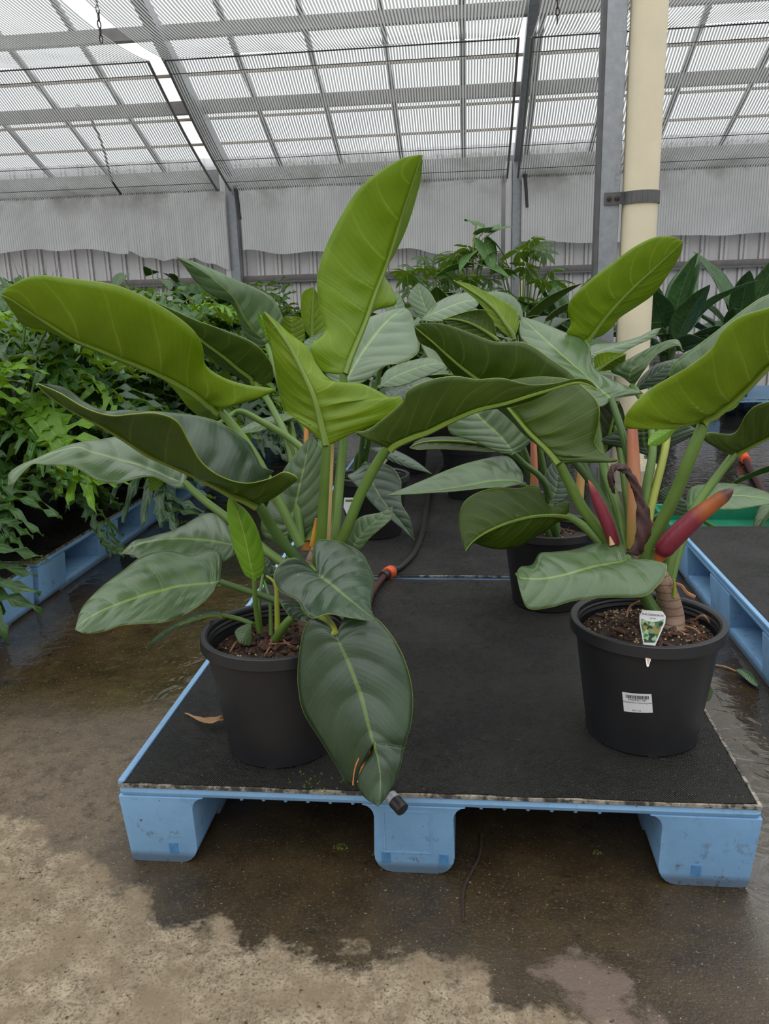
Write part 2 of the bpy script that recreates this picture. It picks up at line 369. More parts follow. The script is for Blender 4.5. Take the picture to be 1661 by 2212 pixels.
M['redlong'] = along('red_spathe', [(0, (188, 104, 50)), (.13, (184, 96, 52)), (.17, (108, 30, 46)), (.6, (124, 38, 54)), (.72, (166, 92, 44)), (.86, (150, 82, 40)), (.93, (86, 54, 46))], .4)
# background foliage
G_lob = leaf_mat('lobed_leaf', (30, 64, 24), (60, 100, 38), (110, 146, 74), edge=(110, 146, 70), nv=6, trans=.15, rough=.4, vamt=.2)
G_lob_u = leaf_mat('lobed_leaf_lower', (74, 112, 40), (92, 134, 50), (136, 168, 84), edge=(150, 180, 90), nv=6, trans=.25, rough=.5, vamt=.2)
G_lobd = leaf_mat('lobed_leaf_dark', (26, 52, 28), (46, 78, 44), (96, 126, 80), edge=(90, 124, 70), nv=6, trans=.15, rough=.36, vamt=.2)
G_loby = leaf_mat('lobed_leaf_lime', (88, 132, 30), (112, 156, 40), (150, 180, 76), edge=(150, 178, 80), nv=6, trans=.3, rough=.45, vamt=.2)
G_bro = leaf_mat('broad_leaf', (56, 92, 50), (82, 120, 70), (120, 148, 100), edge=(80, 110, 60), nv=13, trans=.1, rough=.3, vamt=.4, spec=.8)
G_sch = leaf_mat('umbrella_leaflet', (50, 84, 38), (84, 118, 56), (120, 150, 90), edge=(140, 160, 90), nv=8, trans=.2, rough=.4, vamt=.2)
G_syn = leaf_mat('arrow_leaf', (92, 136, 74), (120, 160, 98), (170, 196, 140), edge=(160, 190, 120), nv=5, trans=.3, rough=.45, vamt=.5)

# ------------------------------------------------------------------ setting: floor
FZ = -.013
o = mesh('floor', [(-12, -6, FZ), (10, -6, FZ), (10, 12, FZ), (-12, 12, FZ)], [(0, 1, 2, 3)], M['floor'], smooth=False)
tagit(o, 'wet stained concrete floor with puddles and dried patches', 'floor', kind='structure')

# back wall: ribbed cladding sheets, girt
WY = 9.15
wall = empty('wall_back', (-.5, WY, 0), 'pale ribbed metal cladding wall behind all the plants', 'wall', kind='structure')
def clad_sheet():
    prof = []; p = .2
    for i in range(4):
        x = i*p
        prof += [(x, 0), (x+.045, 0), (x+.055, -.03), (x+.08, -.03), (x+.084, -.026), (x+.1, -.026), (x+.104, -.03), (x+.13, -.03), (x+.14, 0)]
    prof.append((.8, 0)); vs = []; fs = []
    for x, y in prof: vs += [(x, y, FZ), (x, y, 2.62)]
    for i in range(len(prof)-1): fs.append((2*i, 2*i+2, 2*i+3, 2*i+1))
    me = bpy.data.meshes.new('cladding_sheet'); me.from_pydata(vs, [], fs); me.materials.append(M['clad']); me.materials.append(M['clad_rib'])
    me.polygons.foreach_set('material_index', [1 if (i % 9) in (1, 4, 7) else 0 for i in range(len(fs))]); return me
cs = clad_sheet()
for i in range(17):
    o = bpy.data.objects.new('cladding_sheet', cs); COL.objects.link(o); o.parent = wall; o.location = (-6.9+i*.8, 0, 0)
for z, h in ((1.31, .06), (.35, .06)):
    o = MB().box(-7.4, 6.6, WY-.1, WY-.035, z, z+h).build('girt', M['girt'], wall, bevel=.006)
    o = MB().box(-7.4, 6.6, WY-.1, WY-.095, z-.02, z).build('girt_flange', M['girt'], wall)

for nm, ax, c, a0, a1, lab in (('unseen_wall_left', 'x', -8.0, -5.0, WY, 'added ribbed cladding wall at left, unseen, blocking low sky light'), ('unseen_wall_right', 'x', 7.0, -5.0, WY, 'added ribbed cladding wall at right, unseen, blocking low sky light'), ('unseen_wall_front', 'y', -5.0, -8.0, 7.0, 'added ribbed cladding wall behind the camera, unseen, blocking low sky light')):  # out-of-view walls added to cut the low sky fill under the pallets
    v = []; f = []; i = 0; t = a0
    while t <= a1:
        for dt, dd in ((0, 0), (.09, 0), (.1, .03), (.17, .03), (.18, 0)):
            for z in (FZ, 2.6): v.append((c+dd, t+dt, z) if ax == 'x' else (t+dt, c+dd, z))
        t += .2
    for i in range(len(v)//2-1): f.append((2*i, 2*i+2, 2*i+3, 2*i+1))
    tagit(mesh(nm, v, f, M['clad'], None, False), lab, 'wall', kind='structure')

# roof: bars, battens, panes over the back bay
ceil = empty('ceiling', (-.5, 6.5, 3.5), 'sloping translucent greenhouse roof with grey glazing bars', 'roof', kind='structure')
RT = math.tan(.408); EZ = 2.50
def rz(y): return EZ + (WY - y)*RT
ybot, ytop = WY+.05, 5.55
bars_x = [-.04 + .655*i for i in range(-11, 11)]
cuts = [ybot, 8.35, 7.45, 6.5, ytop]
def pane(w, y0, y1):
    me = bpy.data.meshes.new('roof_pane')
    z0, z1 = rz(y0)-rz(ybot), rz(y1)-rz(ybot)
    me.from_pydata([(0, y0-ybot, z0), (w, y0-ybot, z0), (w, y1-ybot, z1), (0, y1-ybot, z1)], [], [(0, 1, 2, 3)]); me.materials.append(M['roof']); return me
for a, b in zip(cuts, cuts[1:]):
    me = pane(.651, a-.002, b+.002)
    for x in bars_x[:-1]:
        o = bpy.data.objects.new('roof_pane', me); COL.objects.link(o); o.parent = ceil
        o.location = Vector((x+.002, ybot, rz(ybot)+.03)) - ceil.location
barm = MB().add([(-.022, 0, -.02), (.022, 0, -.02), (.022, 0, .02), (-.022, 0, .02)] + [(sx_, ytop-ybot, (ybot-ytop)*RT+q) for sx_, q in ((-.022, -.02), (.022, -.02), (.022, .02), (-.022, .02))],
     [(0, 1, 2, 3), (7, 6, 5, 4), (0, 4, 5, 1), (1, 5, 6, 2), (2, 6, 7, 3), (3, 7, 4, 0)]).build('glazing_bar', M['bar'], ceil, local=True)
barm.location = Vector((bars_x[0], ybot, rz(ybot))) - ceil.location
for x in bars_x[1:]:
    c = barm.copy(); COL.objects.link(c); c.parent = ceil; c.location = Vector((x, ybot, rz(ybot))) - ceil.location
def cross(y, h, t, m, nm):
    z = rz(y)
    MB().box(-7.4, 6.9, y-t/2, y+t/2, z-h-.02, z-.02).build(nm, M[m], ceil)
def roof_y(px, py):
    r = ray(px, py); t = (EZ + WY*RT - CH)/(r.z + RT*r.y); return (r*t).y
cross(WY-.03, .2, .08, 'bar', 'eave_beam')
cross(roof_y(830, 190), .11, .07, 'girt', 'purlin'); cross(roof_y(830, 18), .1, .07, 'girt', 'purlin')
for py in (128, 228, 285): cross(roof_y(830, py), .02, .03, 'batten', 'batten')
# portal frames (rafter + column) on the bay lines, and stay struts
def frame(i, x, ylow=8.98):
    e = empty('trim_%d' % i, (x, ylow, 0), ('galvanised portal frame beside the left gap in the screens', 'galvanised portal frame beside the right gap in the screens')[i-1], 'frame', kind='structure')
    MB().box(x-.05, x+.05, ylow-.05, ylow+.05, FZ, 2.42).build('column', M['galv'], e, bevel=.008)
    y1 = 5.55
    f = MB(); w = .04
    f.add([(x-w, ylow, rz(ylow)-.19), (x+w, ylow, rz(ylow)-.19), (x+w, ylow, rz(ylow)-.08), (x-w, ylow, rz(ylow)-.08), (x-w, y1, rz(y1)-.19), (x+w, y1, rz(y1)-.19), (x+w, y1, rz(y1)-.08), (x-w, y1, rz(y1)-.08)],
          [(0, 1, 2, 3), (7, 6, 5, 4), (0, 4, 5, 1), (1, 5, 6, 2), (2, 6, 7, 3), (3, 7, 4, 0)])
    f.build('rafter', M['galv'], e)
    MB().tube([(x+.07, ylow-.09, 2.3), (x+.1, ylow-.09, 1.95)], .022, 6).build('stay_strut', M['wire'], e)
    MB().box(x-.12, x-.06, ylow-.02, ylow+.04, .3, 2.42).build('flashing_strip', M['clad'], e)
frame(1, PY(506, 500, 8.98).x); frame(2, PY(1116, 500, 8.98).x)

# ------------------------------------------------------------------ shade screens (sloped + level part in one cloth) and hanging curtains
CY, CZ, KY, KZ = 8.9, 2.26, 7.18, 3.06
def sheet(name, x0, x1, path, mat, parent, nx, wav=0, seed=0, skew=0, edge=None):
    """cloth from a profile path of (y,z); u in metres across, v 0..1 along the path."""
    r = random.Random(seed); ph = [r.uniform(0, 6.3) for _ in range(6)]
    vs = []; fs = []; uvs = []; ny = len(path)
    for j, (y, z) in enumerate(path):
        for i in range(nx+1):
            t = i/nx; x = x0+(x1-x0)*t + skew*(y-path[0][0])
            w = wav*(math.sin(x*3.1+ph[0]+y*.6)+.6*math.sin(x*7.7+ph[1]+z*2)+.35*math.sin(x*17+ph[2]+z*5))
            e = edge(t, j/(ny-1)) if edge else (0, 0, 0)
            vs.append((x+e[0], y+w+e[1], z+w*.5+e[2])); uvs.append((x, j/(ny-1)))
    for j in range(ny-1):
        for i in range(nx):
            a = j*(nx+1)+i; fs.append((a, a+1, a+nx+2, a+nx+1))
    o = mesh(name, vs, fs, mat, parent)
    ul = o.data.uv_layers.new(name='UVMap')
    for l in o.data.loops: ul.data[l.index].uv = uvs[l.vertex_index]
    return o
gapL = PY(455, 345, 8.6).x; gapR = PY(1108, 300, 8.6).x
bays = [(-7.0, gapL-.04, 'striped silver shade screen over the left bay', 1), (gapL+.1, gapR-.04, 'striped silver shade screen over the middle bay', 2), (gapR+.07, 6.4, 'striped silver shade screen over the right bay beside the cream pipe', 3)]
for x0, x1, lab, sd in bays:
    e = empty('shade_screen', ((x0+x1)/2, CY, CZ), lab, 'shade screen', 'shade screens under the roof')
    slope = [(CY+(KY-CY)*t, CZ+(KZ-CZ)*t - .05*math.sin(math.pi*t)) for t in [i/14 for i in range(15)]]
    slope = [(CY+.03, CZ-.05)] + slope
    level = [(KY-(KY-5.5)*t, KZ-.05*math.sin(math.pi*t)**.8*(1 if t < 1 else 0)-.0*t) for t in [i/16 for i in range(17)]]
    sheet('sloping_cloth', x0, x1, slope, M['screen'], e, 60, .012, sd)
    sheet('level_cloth', x0, x1, level, M['screen'], e, 60, .02, sd+9)
    for t in (0.1, .32, .93):
        y = CY+(KY-CY)*t; z = CZ+(KZ-CZ)*t-.05*math.sin(math.pi*t)-.02
        MB().tube([(x0, y, z), (x1, y, z)], .0035, 5).build('support_wire', M['wire'], e)
    MB().tube([(x0, KY, KZ-.015), (x1, KY, KZ-.015)], .006, 5).build('support_wire', M['wire'], e)
    MB().tube([(x0, y_, z_-.012) for y_, z_ in slope[1:]], .012, 6).build('hem', M['girt'], e)
    MB().tube([(x1, y_, z_-.012) for y_, z_ in slope[1:]], .012, 6).build('hem', M['girt'], e)
def curtain(x0, x1, zb0, zb1, lab, sd):
    path = [(CY-.02, CZ-.02-(CZ-.02-1.6)*t) for t in [i/10 for i in range(11)]]
    def ed(t, v):
        zb = zb0+(zb1-zb0)*t + .03*math.sin(t*9+sd)+.012*math.sin(t*31)
        return (0, .02*math.sin(t*40+sd)*v, (zb-1.6)*v)
    o = sheet('side_curtain', x0, x1, path, M['curtain'], None, 70, .013, sd, 0, ed)
    tagit(o, lab, 'curtain', 'silver curtains hanging below the screens')
curtain(-7.0, PY(272, 480, CY).x, 1.78, 1.66, 'silver hanging curtain at the far left below the screen', 1)
curtain(PY(268, 480, CY).x, PY(490, 480, CY).x, 1.64, 1.47, 'silver hanging curtain left of the left column', 2)
curtain(PY(522, 480, CY).x, PY(1082, 480, CY).x, 1.63, 1.53, 'silver hanging curtain behind the tall lime leaf', 3)
curtain(PY(1126, 480, CY).x, 6.3, 1.63, 1.52, 'silver hanging curtain behind the cream pipe', 4)

# ------------------------------------------------------------------ post, pipe, bracket, chains
def smooth_tube0(name, pts, rad, mat):
    p = crom([tuple(q) for q in pts], 6); return MB().tube(p, rad, 7).build(name, mat, None, smooth=True, loc=pts[0])
PX = PY(1369, 700, 4.5); pipe_x = PX.x; post_x = PY(1329, 0, 4.55).x
e = empty('drain_pipe', (pipe_x, 4.5, 0), 'thick cream vertical pipe strapped to the galvanised post', 'pipe')
MB().lathe([(.09, FZ), (.09, 4.3)], (pipe_x, 4.5, 0), 40).build('pipe', M['cream'], e, smooth=True)
MB().lathe([(.0, .12), (.15, .12), (.17, .1), (.17, FZ)], (pipe_x, 4.5, 0), 24).build('footing', M['foot'], e)
e = empty('steel_post', (post_x, 4.52, 0), 'galvanised square steel post left of the cream pipe', 'post')
b = MB().box(post_x-.05, post_x+.05, 4.47, 4.57, FZ, 4.3).build('post', M['galv'], e, bevel=.008)
MB().box(post_x-.068, post_x-.05, 4.475, 4.56, FZ, 4.3).build('side_channel', M['galv_dark'], e)
e = empty('pipe_strap', (pipe_x-.05, 4.45, 1.5), 'grey steel strap bolting the cream pipe to the post', 'strap')
zs = PY(1370, 425, 4.42).z
pts = [(post_x-.03, 4.462), (pipe_x-.12, 4.462), (pipe_x-.105, 4.45)] + [(pipe_x+.096*math.cos(a), 4.5+.096*math.sin(a)) for a in [math.radians(d) for d in range(205, 400, 15)]]
mb = MB()
for (a, b_) in zip(pts, pts[1:]):
    mb.add([(a[0], a[1], zs-.03), (b_[0], b_[1], zs-.03), (b_[0], b_[1], zs+.03), (a[0], a[1], zs+.03)], [(0, 1, 2, 3)])
o = mb.build('strap_band', M['galv_dark'], e)
sm = o.modifiers.new('thick', 'SOLIDIFY'); sm.thickness = .006; sm.offset = 0
for x in (post_x-.005, pipe_x-.125):
    bo = MB().lathe([(0, -.004), (.012, -.004), (.012, .004), (0, .008)], (0, 0, 0), 8).build('bolt', M['rust'], e, local=True)
    bo.rotation_euler = (math.pi/2, 0, 0); bo.location = Vector((x, 4.452, zs)) - e.location
def chain(px, y0, y1, Y, lab):
    a, b = PY(px, y0, Y), PY(px+2, y1, Y); n = int((a.z-b.z)/.045); e = empty('hanging_chain', a, lab, 'chain', 'rusty chains hanging from the roof')
    base = None
    for i in range(n+1):
        if base is None:
            base = MB().tube([(.011*math.cos(t), 0, .027*math.sin(t)) for t in [k*math.pi/6 for k in range(13)]], .004, 5, cap=False).build('chain_link', M['rust'], e, local=True, smooth=True); o = base
        else:
            o = base.copy(); COL.objects.link(o); o.parent = e
        o.location = (rnd.uniform(-.003, .003), 0, -.045*i); o.rotation_euler = (0, rnd.uniform(-.15, .15), 0 if i % 2 else math.pi/2)
chain(203, -60, 100, 5.9, 'rusty chain hanging from the roof at upper left'); chain(1206, -60, 44, 5.9, 'rusty chain hanging from the roof left of the post')
tagit(smooth_tube0('mossy_rope', [PY(165, 225, 8.2), PY(190, 250, 8.25), PY(212, 290, 8.35), PY(226, 330, 8.45), PY(233, 360, 8.55), PY(245, 395, 8.7), PY(262, 420, 8.82)], .012, M['moss_rope']), 'dark mossy rope hanging under the left shade screen', 'rope')
e = empty('thin_pipe', PY(1128, 560, 8.6), 'thin cream riser pipe behind the umbrella plants', 'pipe'); e.location.z = 0
MB().tube([(e.location.x, 8.6, FZ), (e.location.x, 8.6, 1.5)], .03, 12).build('riser', M['cream'], e, smooth=True)
MB().tube([(e.location.x, 8.6, 1.49), (e.location.x, 8.6, 1.53)], .036, 12).build('collar', M['cream'], e, smooth=True)

# ------------------------------------------------------------------ pallets and mats
PW, PH = 1.165, .15
def arc(cx, cz, r, a0, a1, n=5):
    return [(cx+r*math.cos(math.radians(a0+(a1-a0)*i/n)), cz+r*math.sin(math.radians(a0+(a1-a0)*i/n))) for i in range(n+1)]
def block_poly(w, left, right):
    """front outline of a foot, x from 0; left/right say which side is the open (well rounded) one."""
    dl = .008 if left else .012; dr = .008 if right else .012
    rl = .034 if left else .012; rr = .034 if right else .012
    p = arc(dl+rl, rl, rl, 180, 270) + arc(w-dr-rr, rr, rr, 270, 360)
    p += (arc(w+.012, .128-.022, .022, 180, 90, 4) if right else [(w, .128)])
    p += (list(reversed(arc(-.012, .128-.022, .022, 0, 90, 4))) if left else [(0, .128)])
    return p
def make_pallet(mat, label, group, x0, y0, detail=True, cat='pallet'):
    e = empty('plastic_pallet', (x0, y0, 0), label, cat, group)
    MB().box(0, PW, 0, PW, .126, PH-.002).build('deck', mat, e, local=True, bevel=.012)
    ws = [(0, .152, False, True), (.475, .165, True, True), (PW-.178, .178, True, False)]
    for (bx, w, l, r) in ws:
        for by, d in ((.0, .2), (.48, .2), (PW-.2, .2)):
            MB().prism([(bx+a, .128-(.128-b)*(.128-FZ)/.128) for a, b in block_poly(w, l, r)], by, by+d).build('block', mat, e, local=True, bevel=.012, seg=3)
        MB().box(bx+.012, bx+w-.012, .15, PW-.15, FZ, .022).build('skid', mat, e, local=True, bevel=.004)
    for bx, bw in ((-.001, .014),):
        MB().box(bx, bx+bw, .005, PW-.005, PH-.004, PH+.008).build('side_lip', mat, e, local=True, bevel=.003)
    if detail:
        for px in (.098, .505, .612, PW-.105):
            MB().box(px-.008, px+.008, -.0015, .004, .008, .03).build('peg', M['blue_dark'], e, local=True)
        f = MB(); a, b, c, d = .502, .59, .03, .118
        for bb in ((a, b, c, c+.002), (a, b, d-.002, d), (a, a+.002, c, d), (b-.002, b, c, d)): f.box(bb[0], bb[1], -.001, .003, bb[2], bb[3])
        f.build('name_panel', mat, e, local=True)
        for i in range(6):
            for s0 in (.235, .68):
                MB().lathe([(0, .1215), (.0035, .1215), (.004, .126)], (s0+i*.042, .012, 0), 8).build('nub', mat, e, local=True)
    MB().box(.004, PW-.002, .0005, .007, PH-.003, PH+.003).build('worn_front_edge', M['worn'], e, local=True)
    MB().box(PW-.008, PW-.002, .004, PW, PH-.003, PH+.0035).build('worn_side_edge', M['worn'], e, local=True)
    return e
def make_mat(x0, y0, mat, label, group, w=PW, d=PW, seed=0, in_=.01):
    r = random.Random(seed); n = 30; top = []
    pts = []
    for i in range(n): pts.append((in_+(w-2*in_)*i/n, .005+r.uniform(-.002, .002)))
    for i in range(n): pts.append((w-in_+r.uniform(-.003, .001), .009+(d-.02)*i/n))
    for i in range(n): pts.append((w-in_-(w-2*in_)*i/n, d-.01+r.uniform(-.002, .002)))
    for i in range(n): pts.append((in_+r.uniform(-.001, .003), d-.01-(d-.02)*i/n))
    e = MB().prism([(a, b) for a, b in pts], PH-.0015, PH+.005, 'z').build('rubber_mat', mat, None, local=True)
    e.location = (x0, y0, 0)
    return tagit(e, label, 'mat', group)
GP = 'blue plastic pallets'; GM = 'black mats on the pallets'
MX, MY = -.657, 1.256
proto = make_pallet(M['blue'], 'pale blue plastic pallet in front carrying the two big potted plants', GP, MX, MY)
make_mat(MX, MY, M['mat_main'], 'wet black rubber mat on the front pallet', GM, seed=1)
def add_pallet(x, y, lab, mlab, mat=None, mm='mat_grey', rot=0, seed=0):
    p = copy_tree(proto); p.location = (x, y, 0); p['label'] = lab; p['group'] = GP
    if mlab: make_mat(x, y, M[mm], mlab, GM, seed=seed)
    return p
add_pallet(MX, 2.452, 'blue pallet directly behind the front pallet', 'wet black mat directly behind the front pallet', seed=2)
add_pallet(MX, 3.65, 'blue pallet third back in the middle row', 'black mat third back in the middle row, under the hose', seed=3)
add_pallet(MX, 4.85, 'blue pallet furthest back in the middle row', 'black mat furthest back in the middle row', seed=4)
LXR = -1.54
for i, (y, lab, ml) in enumerate([(1.375, 'blue pallet nearest the camera in the left row', 'black mat nearest in the left row'),
        (2.575, 'blue pallet second in the left row, with mossy corner', 'black mat second in the left row'),
        (3.78, 'blue pallet third in the left row under split-leaf plants', 'black mat third in the left row'),
        (4.98, 'blue pallet fourth in the left row under split-leaf plants', 'black mat fourth in the left row'),
        (6.2, 'blue pallet furthest back in the left row', 'black mat furthest back in the left row')]):
    # pallets of this row lie turned a quarter: their long openings face the aisle
    p = add_pallet(LXR-PW, y, lab, ml, seed=10+i)
RP = (.79, 1.885)
p = copy_tree(proto); p.location = (RP[0], RP[1], 0); p['label'] = 'blue pallet at right edge beside the front pallet'
make_mat(RP[0], RP[1], M['mat_grey'], 'grey wet mat on the right-hand pallet', GM, seed=21)
p = copy_tree(proto); p.location = (2.0, 7.0, 0); p['label'] = 'blue pallet far right under a broad-leaved plant'
p = copy_tree(proto); p.location = (.65, 7.0, 0); p['label'] = 'blue pallet at the back behind the cream pipe'
# green crate behind the right-hand pallet
e = empty('plastic_crate', (.83, 3.12, 0), 'dark green plastic crate behind the right-hand pallet', 'crate')
MB().box(.83, 2.0, 3.12, 3.62, FZ, .03).build('base', M['green_plastic'], e)
MB().box(.83, 2.0, 3.12, 3.14, FZ, .1).build('front_wall', M['green_plastic'], e, bevel=.006)
MB().box(.83, 2.0, 3.6, 3.62, FZ, .1).build('rear_wall', M['green_plastic'], e, bevel=.006)
MB().box(.83, .85, 3.12, 3.62, FZ, .1).build('side_wall', M['green_plastic'], e, bevel=.006)
MB().box(1.98, 2.0, 3.12, 3.62, FZ, .1).build('side_wall', M['green_plastic'], e, bevel=.006)
for x in (.83, 1.2, 1.6, 1.96):
    MB().box(x, x+.1, 3.1, 3.13, FZ, .14).build('post', M['green_plastic'], e, bevel=.006)

# ------------------------------------------------------------------ pots
POT_H, POT_R, POT_B = .245, .149, .11
def pot_mesh(seg=56):
    return [(0, .004), (POT_B-.012, .004), (POT_B-.006, .0), (POT_B, .003), (POT_B+.001, .02), (POT_R-.012, POT_H-.03),
            (POT_R-.011, POT_H-.024), (POT_R-.001, POT_H-.024), (POT_R, POT_H-.022), (POT_R-.001, POT_H-.0015), (POT_R-.0025, POT_H), (POT_R-.011, POT_H), (POT_R-.015, POT_H-.003),
            (POT_R-.016, POT_H-.008), (POT_R-.0145, POT_H-.012), (POT_R-.017, POT_H-.016), (POT_R-.0155, POT_H-.02), (POT_R-.018, POT_H-.026), (POT_R-.0165, POT_H-.03), (POT_R-.02, POT_H-.06)]
def soil_into(parent, c, z, r, seed, mat=None, chips=70, beads=160):
    g = random.Random(seed); vs = []; fs = []; nr, ns = 12, 36
    for i in range(nr+1):
        for j in range(ns):
            a = 2*math.pi*j/ns; q = r*i/nr
            vs.append((c[0]+q*math.cos(a), c[1]+q*math.sin(a), z+g.uniform(-.004, .004)+.012*(1-(i/nr)**2)))
    for i in range(nr):
        for j in range(ns):
            k = (j+1) % ns; fs.append((i*ns+j, i*ns+k, (i+1)*ns+k, (i+1)*ns+j))
    so = mesh('soil', vs, fs, M['soil'], parent)
    ch = MB()
    for i in range(chips):
        a = g.uniform(0, 6.28); q = r*.95*math.sqrt(g.random()); x, y = c[0]+q*math.cos(a), c[1]+q*math.sin(a); s = g.choice((.003, .004, .005, .007, .011))*g.uniform(.8, 1.2); w = g.uniform(0, 3.1)
        dx, dy = math.cos(w)*s, math.sin(w)*s; ex, ey = -math.sin(w)*s*.45, math.cos(w)*s*.45; zz = z+.014*(1-(q/r)**2)+.002; t = g.uniform(-.4, .5)*s
        ch.add([(x-dx-ex, y-dy-ey, zz), (x+dx-ex, y+dy-ey, zz+t), (x+dx+ex, y+dy+ey, zz+t+.001), (x-dx+ex, y-dy+ey, zz+.001), (x, y, zz+.005+abs(t)), (x, y, zz-.006)],
               [(0, 1, 4), (1, 2, 4), (2, 3, 4), (3, 0, 4), (1, 0, 5), (2, 1, 5), (3, 2, 5), (0, 3, 5)])
    tagit(ch.build('bark_chips', M['chip'], parent), kind='stuff')
    bd = MB()
    for i in range(beads):
        a = g.uniform(0, 6.28); q = r*.97*math.sqrt(g.random()); x, y = c[0]+q*math.cos(a), c[1]+q*math.sin(a); s = g.uniform(.0014, .0034); zz = z+.013*(1-(q/r)**2)+s*.7
        bd.add([(x+s, y, zz), (x, y+s, zz), (x-s, y, zz), (x, y-s, zz), (x, y, zz+s), (x, y, zz-s)], [(0, 1, 4), (1, 2, 4), (2, 3, 4), (3, 0, 4), (1, 0, 5), (2, 1, 5), (3, 2, 5), (0, 3, 5)])
    tagit(bd.build('fertiliser_beads', M['perlite'], parent, smooth=True), kind='stuff')
    return so
def make_pot(parent, c, z0, mat, scale=1.0, seg=56, notches=True):
    pr = [(r*scale, h*scale) for r, h in pot_mesh()]
    body = MB().lathe(pr[:7], (c[0], c[1], z0), seg).build('pot', mat, parent, smooth=True, sharp=.35)
    rim = MB().lathe(pr[6:], (c[0], c[1], z0), seg).build('pot_rim', mat, body, smooth=True, sharp=.35)
    if notches:
        for a in (math.radians(d) for d in (30, 90, 150, 210, 270, 330)):
            r = POT_B*scale+.0003; b = MB(); w = .085
            vs = []
            for da in (-w, -w*.3, w*.3, w):
                for zz in (.0005, .0085): vs.append((c[0]+r*math.cos(a+da), c[1]+r*math.sin(a+da), z0+zz))
            b.add(vs, [(0, 2, 3, 1), (2, 4, 5, 3), (4, 6, 7, 5)]); b.build('drain_slot', M['ink'], body)
    return body
PZ0 = PH+.005
CA = (-.376, 1.428); CB = (.352, 1.508)

# ------------------------------------------------------------------ hose, fittings, debris
def smooth_tube(name, pts, rad, mat, parent=None, seg=8, k=6, **kw):
    p = crom([tuple(q) for q in pts], k); n = len(p)
    if isinstance(rad, (list, tuple)): rad = [float(x) for x in crom([[r] for r in rad], k)[:, 0]]
    return MB().tube(p, rad, seg).build(name, mat, parent, smooth=True, **kw)
mz = PZ0+.011
e = empty('garden_hose', PZ(905, 1180, mz), 'dark garden hose with orange connector lying on the mats', 'hose')
smooth_tube('hose', [PZ(838, 1239, mz), PZ(868, 1222, mz), PZ(896, 1190, mz), PZ(913, 1145, mz), PZ(921, 1100, mz), PZ(928, 1060, mz), PZ(945, 1020, mz), PZ(970, 992, mz), PZ(985, 975, mz)], .011, M['hose'], e)
c0 = PZ(842, 1236, mz+.004); c1 = PZ(826, 1246, mz+.004); dv = (c1-c0).normalized()
MB().tube([c0-dv*.012, c0+dv*.018], .021, 14).build('connector', M['orange'], e, bevel=.002)
MB().tube([c0+dv*.018, c0+dv*.045], .015, 12).build('connector_neck', M['hose'], e)
MB().tube([c0-dv*.03, c0-dv*.012], .016, 12).build('connector_collar', M['hose'], e)
e = empty('clear_hose', PZ(790, 1500, mz), 'red-striped hose end with black plug at the pallet edge', 'hose')
pe = PZ(845, 1722, PZ0+.012); smooth_tube('hose', [c0+dv*.035, PZ(800, 1290, mz), PZ(775, 1400, mz), PZ(765, 1520, mz), PZ(775, 1640, mz), PZ(815, 1695, mz), pe], .0105, M['hose_red'], e)
pd = (PZ(880, 1750, PZ0+.01)-pe); pd.z = -.012; pd.normalize()
MB().tube([pe-pd*.003, pe+pd*.012], .0125, 12).build('hose_clamp', M['galv'], e, bevel=.001)
MB().tube([pe+pd*.008, pe+pd*.034], .0125, 12).build('plug', M['hose'], e, bevel=.002)
e = empty('red_hose', PZ(1630, 1030, .1), 'dark red hose with orange end at right behind the crate', 'hose')
smooth_tube('hose', [PZ(1608, 988, .02), PZ(1620, 1012, .01), PZ(1636, 1040, .01), PZ(1652, 1068, .01), PZ(1690, 1095, .01), PZ(1800, 1100, .01)], .02, M['hose_red'], e)
MB().tube([PZ(1604, 982, .022), PZ(1611, 994, .02)], .03, 14).build('connector', M['orange'], e, bevel=.004)
# dry leaf on the mat
g = crom([tuple(PZ(x, y, PZ0+z)) for x, y, z in ((398, 1541, .004), (418, 1551, .005), (438, 1561, .007), (455, 1560, .011), (472, 1557, .012), (489, 1552, .006))], 4)
vs = []; fs = []; nn_ = len(g); rr_ = random.Random(3)
for i, p in enumerate(g):
    t = i/(nn_-1); w = .0012+.026*max(0, t-.18)**.6*(1-t)**.45
    for j in range(7):
        s_ = (j-3)/3; vs.append((p[0]+.006*s_*s_, p[1]+w*s_*1.1, p[2]+.012*abs(s_)*w/.02*(.8+.2*math.sin(i*.9+j))+rr_.uniform(0, .0012)))
for i in range(nn_-1):
    for j in range(6): a = 7*i+j; fs.append((a, a+1, a+8, a+7))
o = mesh('dry_leaf', vs, fs, M['dead'], loc=tuple(g[8]))
sm = o.modifiers.new('t', 'SOLIDIFY'); sm.thickness = .0006
tagit(o, 'curled tan dry leaf on the mat left of the left pot', 'dry leaf')
def twig(name, pts, r, m, label, cat):
    o = smooth_tube(name, pts, r, m, None, 6, loc=pts[0]); return tagit(o, label, cat)
twig('root_strand', [PZ(1040, 1800, FZ+.004), PZ(1035, 1850, FZ+.004), PZ(1012, 1895, FZ+.004), PZ(1000, 1930, FZ+.004), PZ(1001, 1990, FZ+.003)], [.003, .0028, .003, .003, .0015], M['root_dark'], 'thin brown root strand on the floor under the pallet middle', 'root')
twig('fallen_petiole', [PZ(1545, 1437, FZ+.004), PZ(1565, 1440, FZ+.006), PZ(1590, 1450, FZ+.004)], .003, M['dead'], 'thin dry stalk on the wet floor right of the right pot', 'stalk')
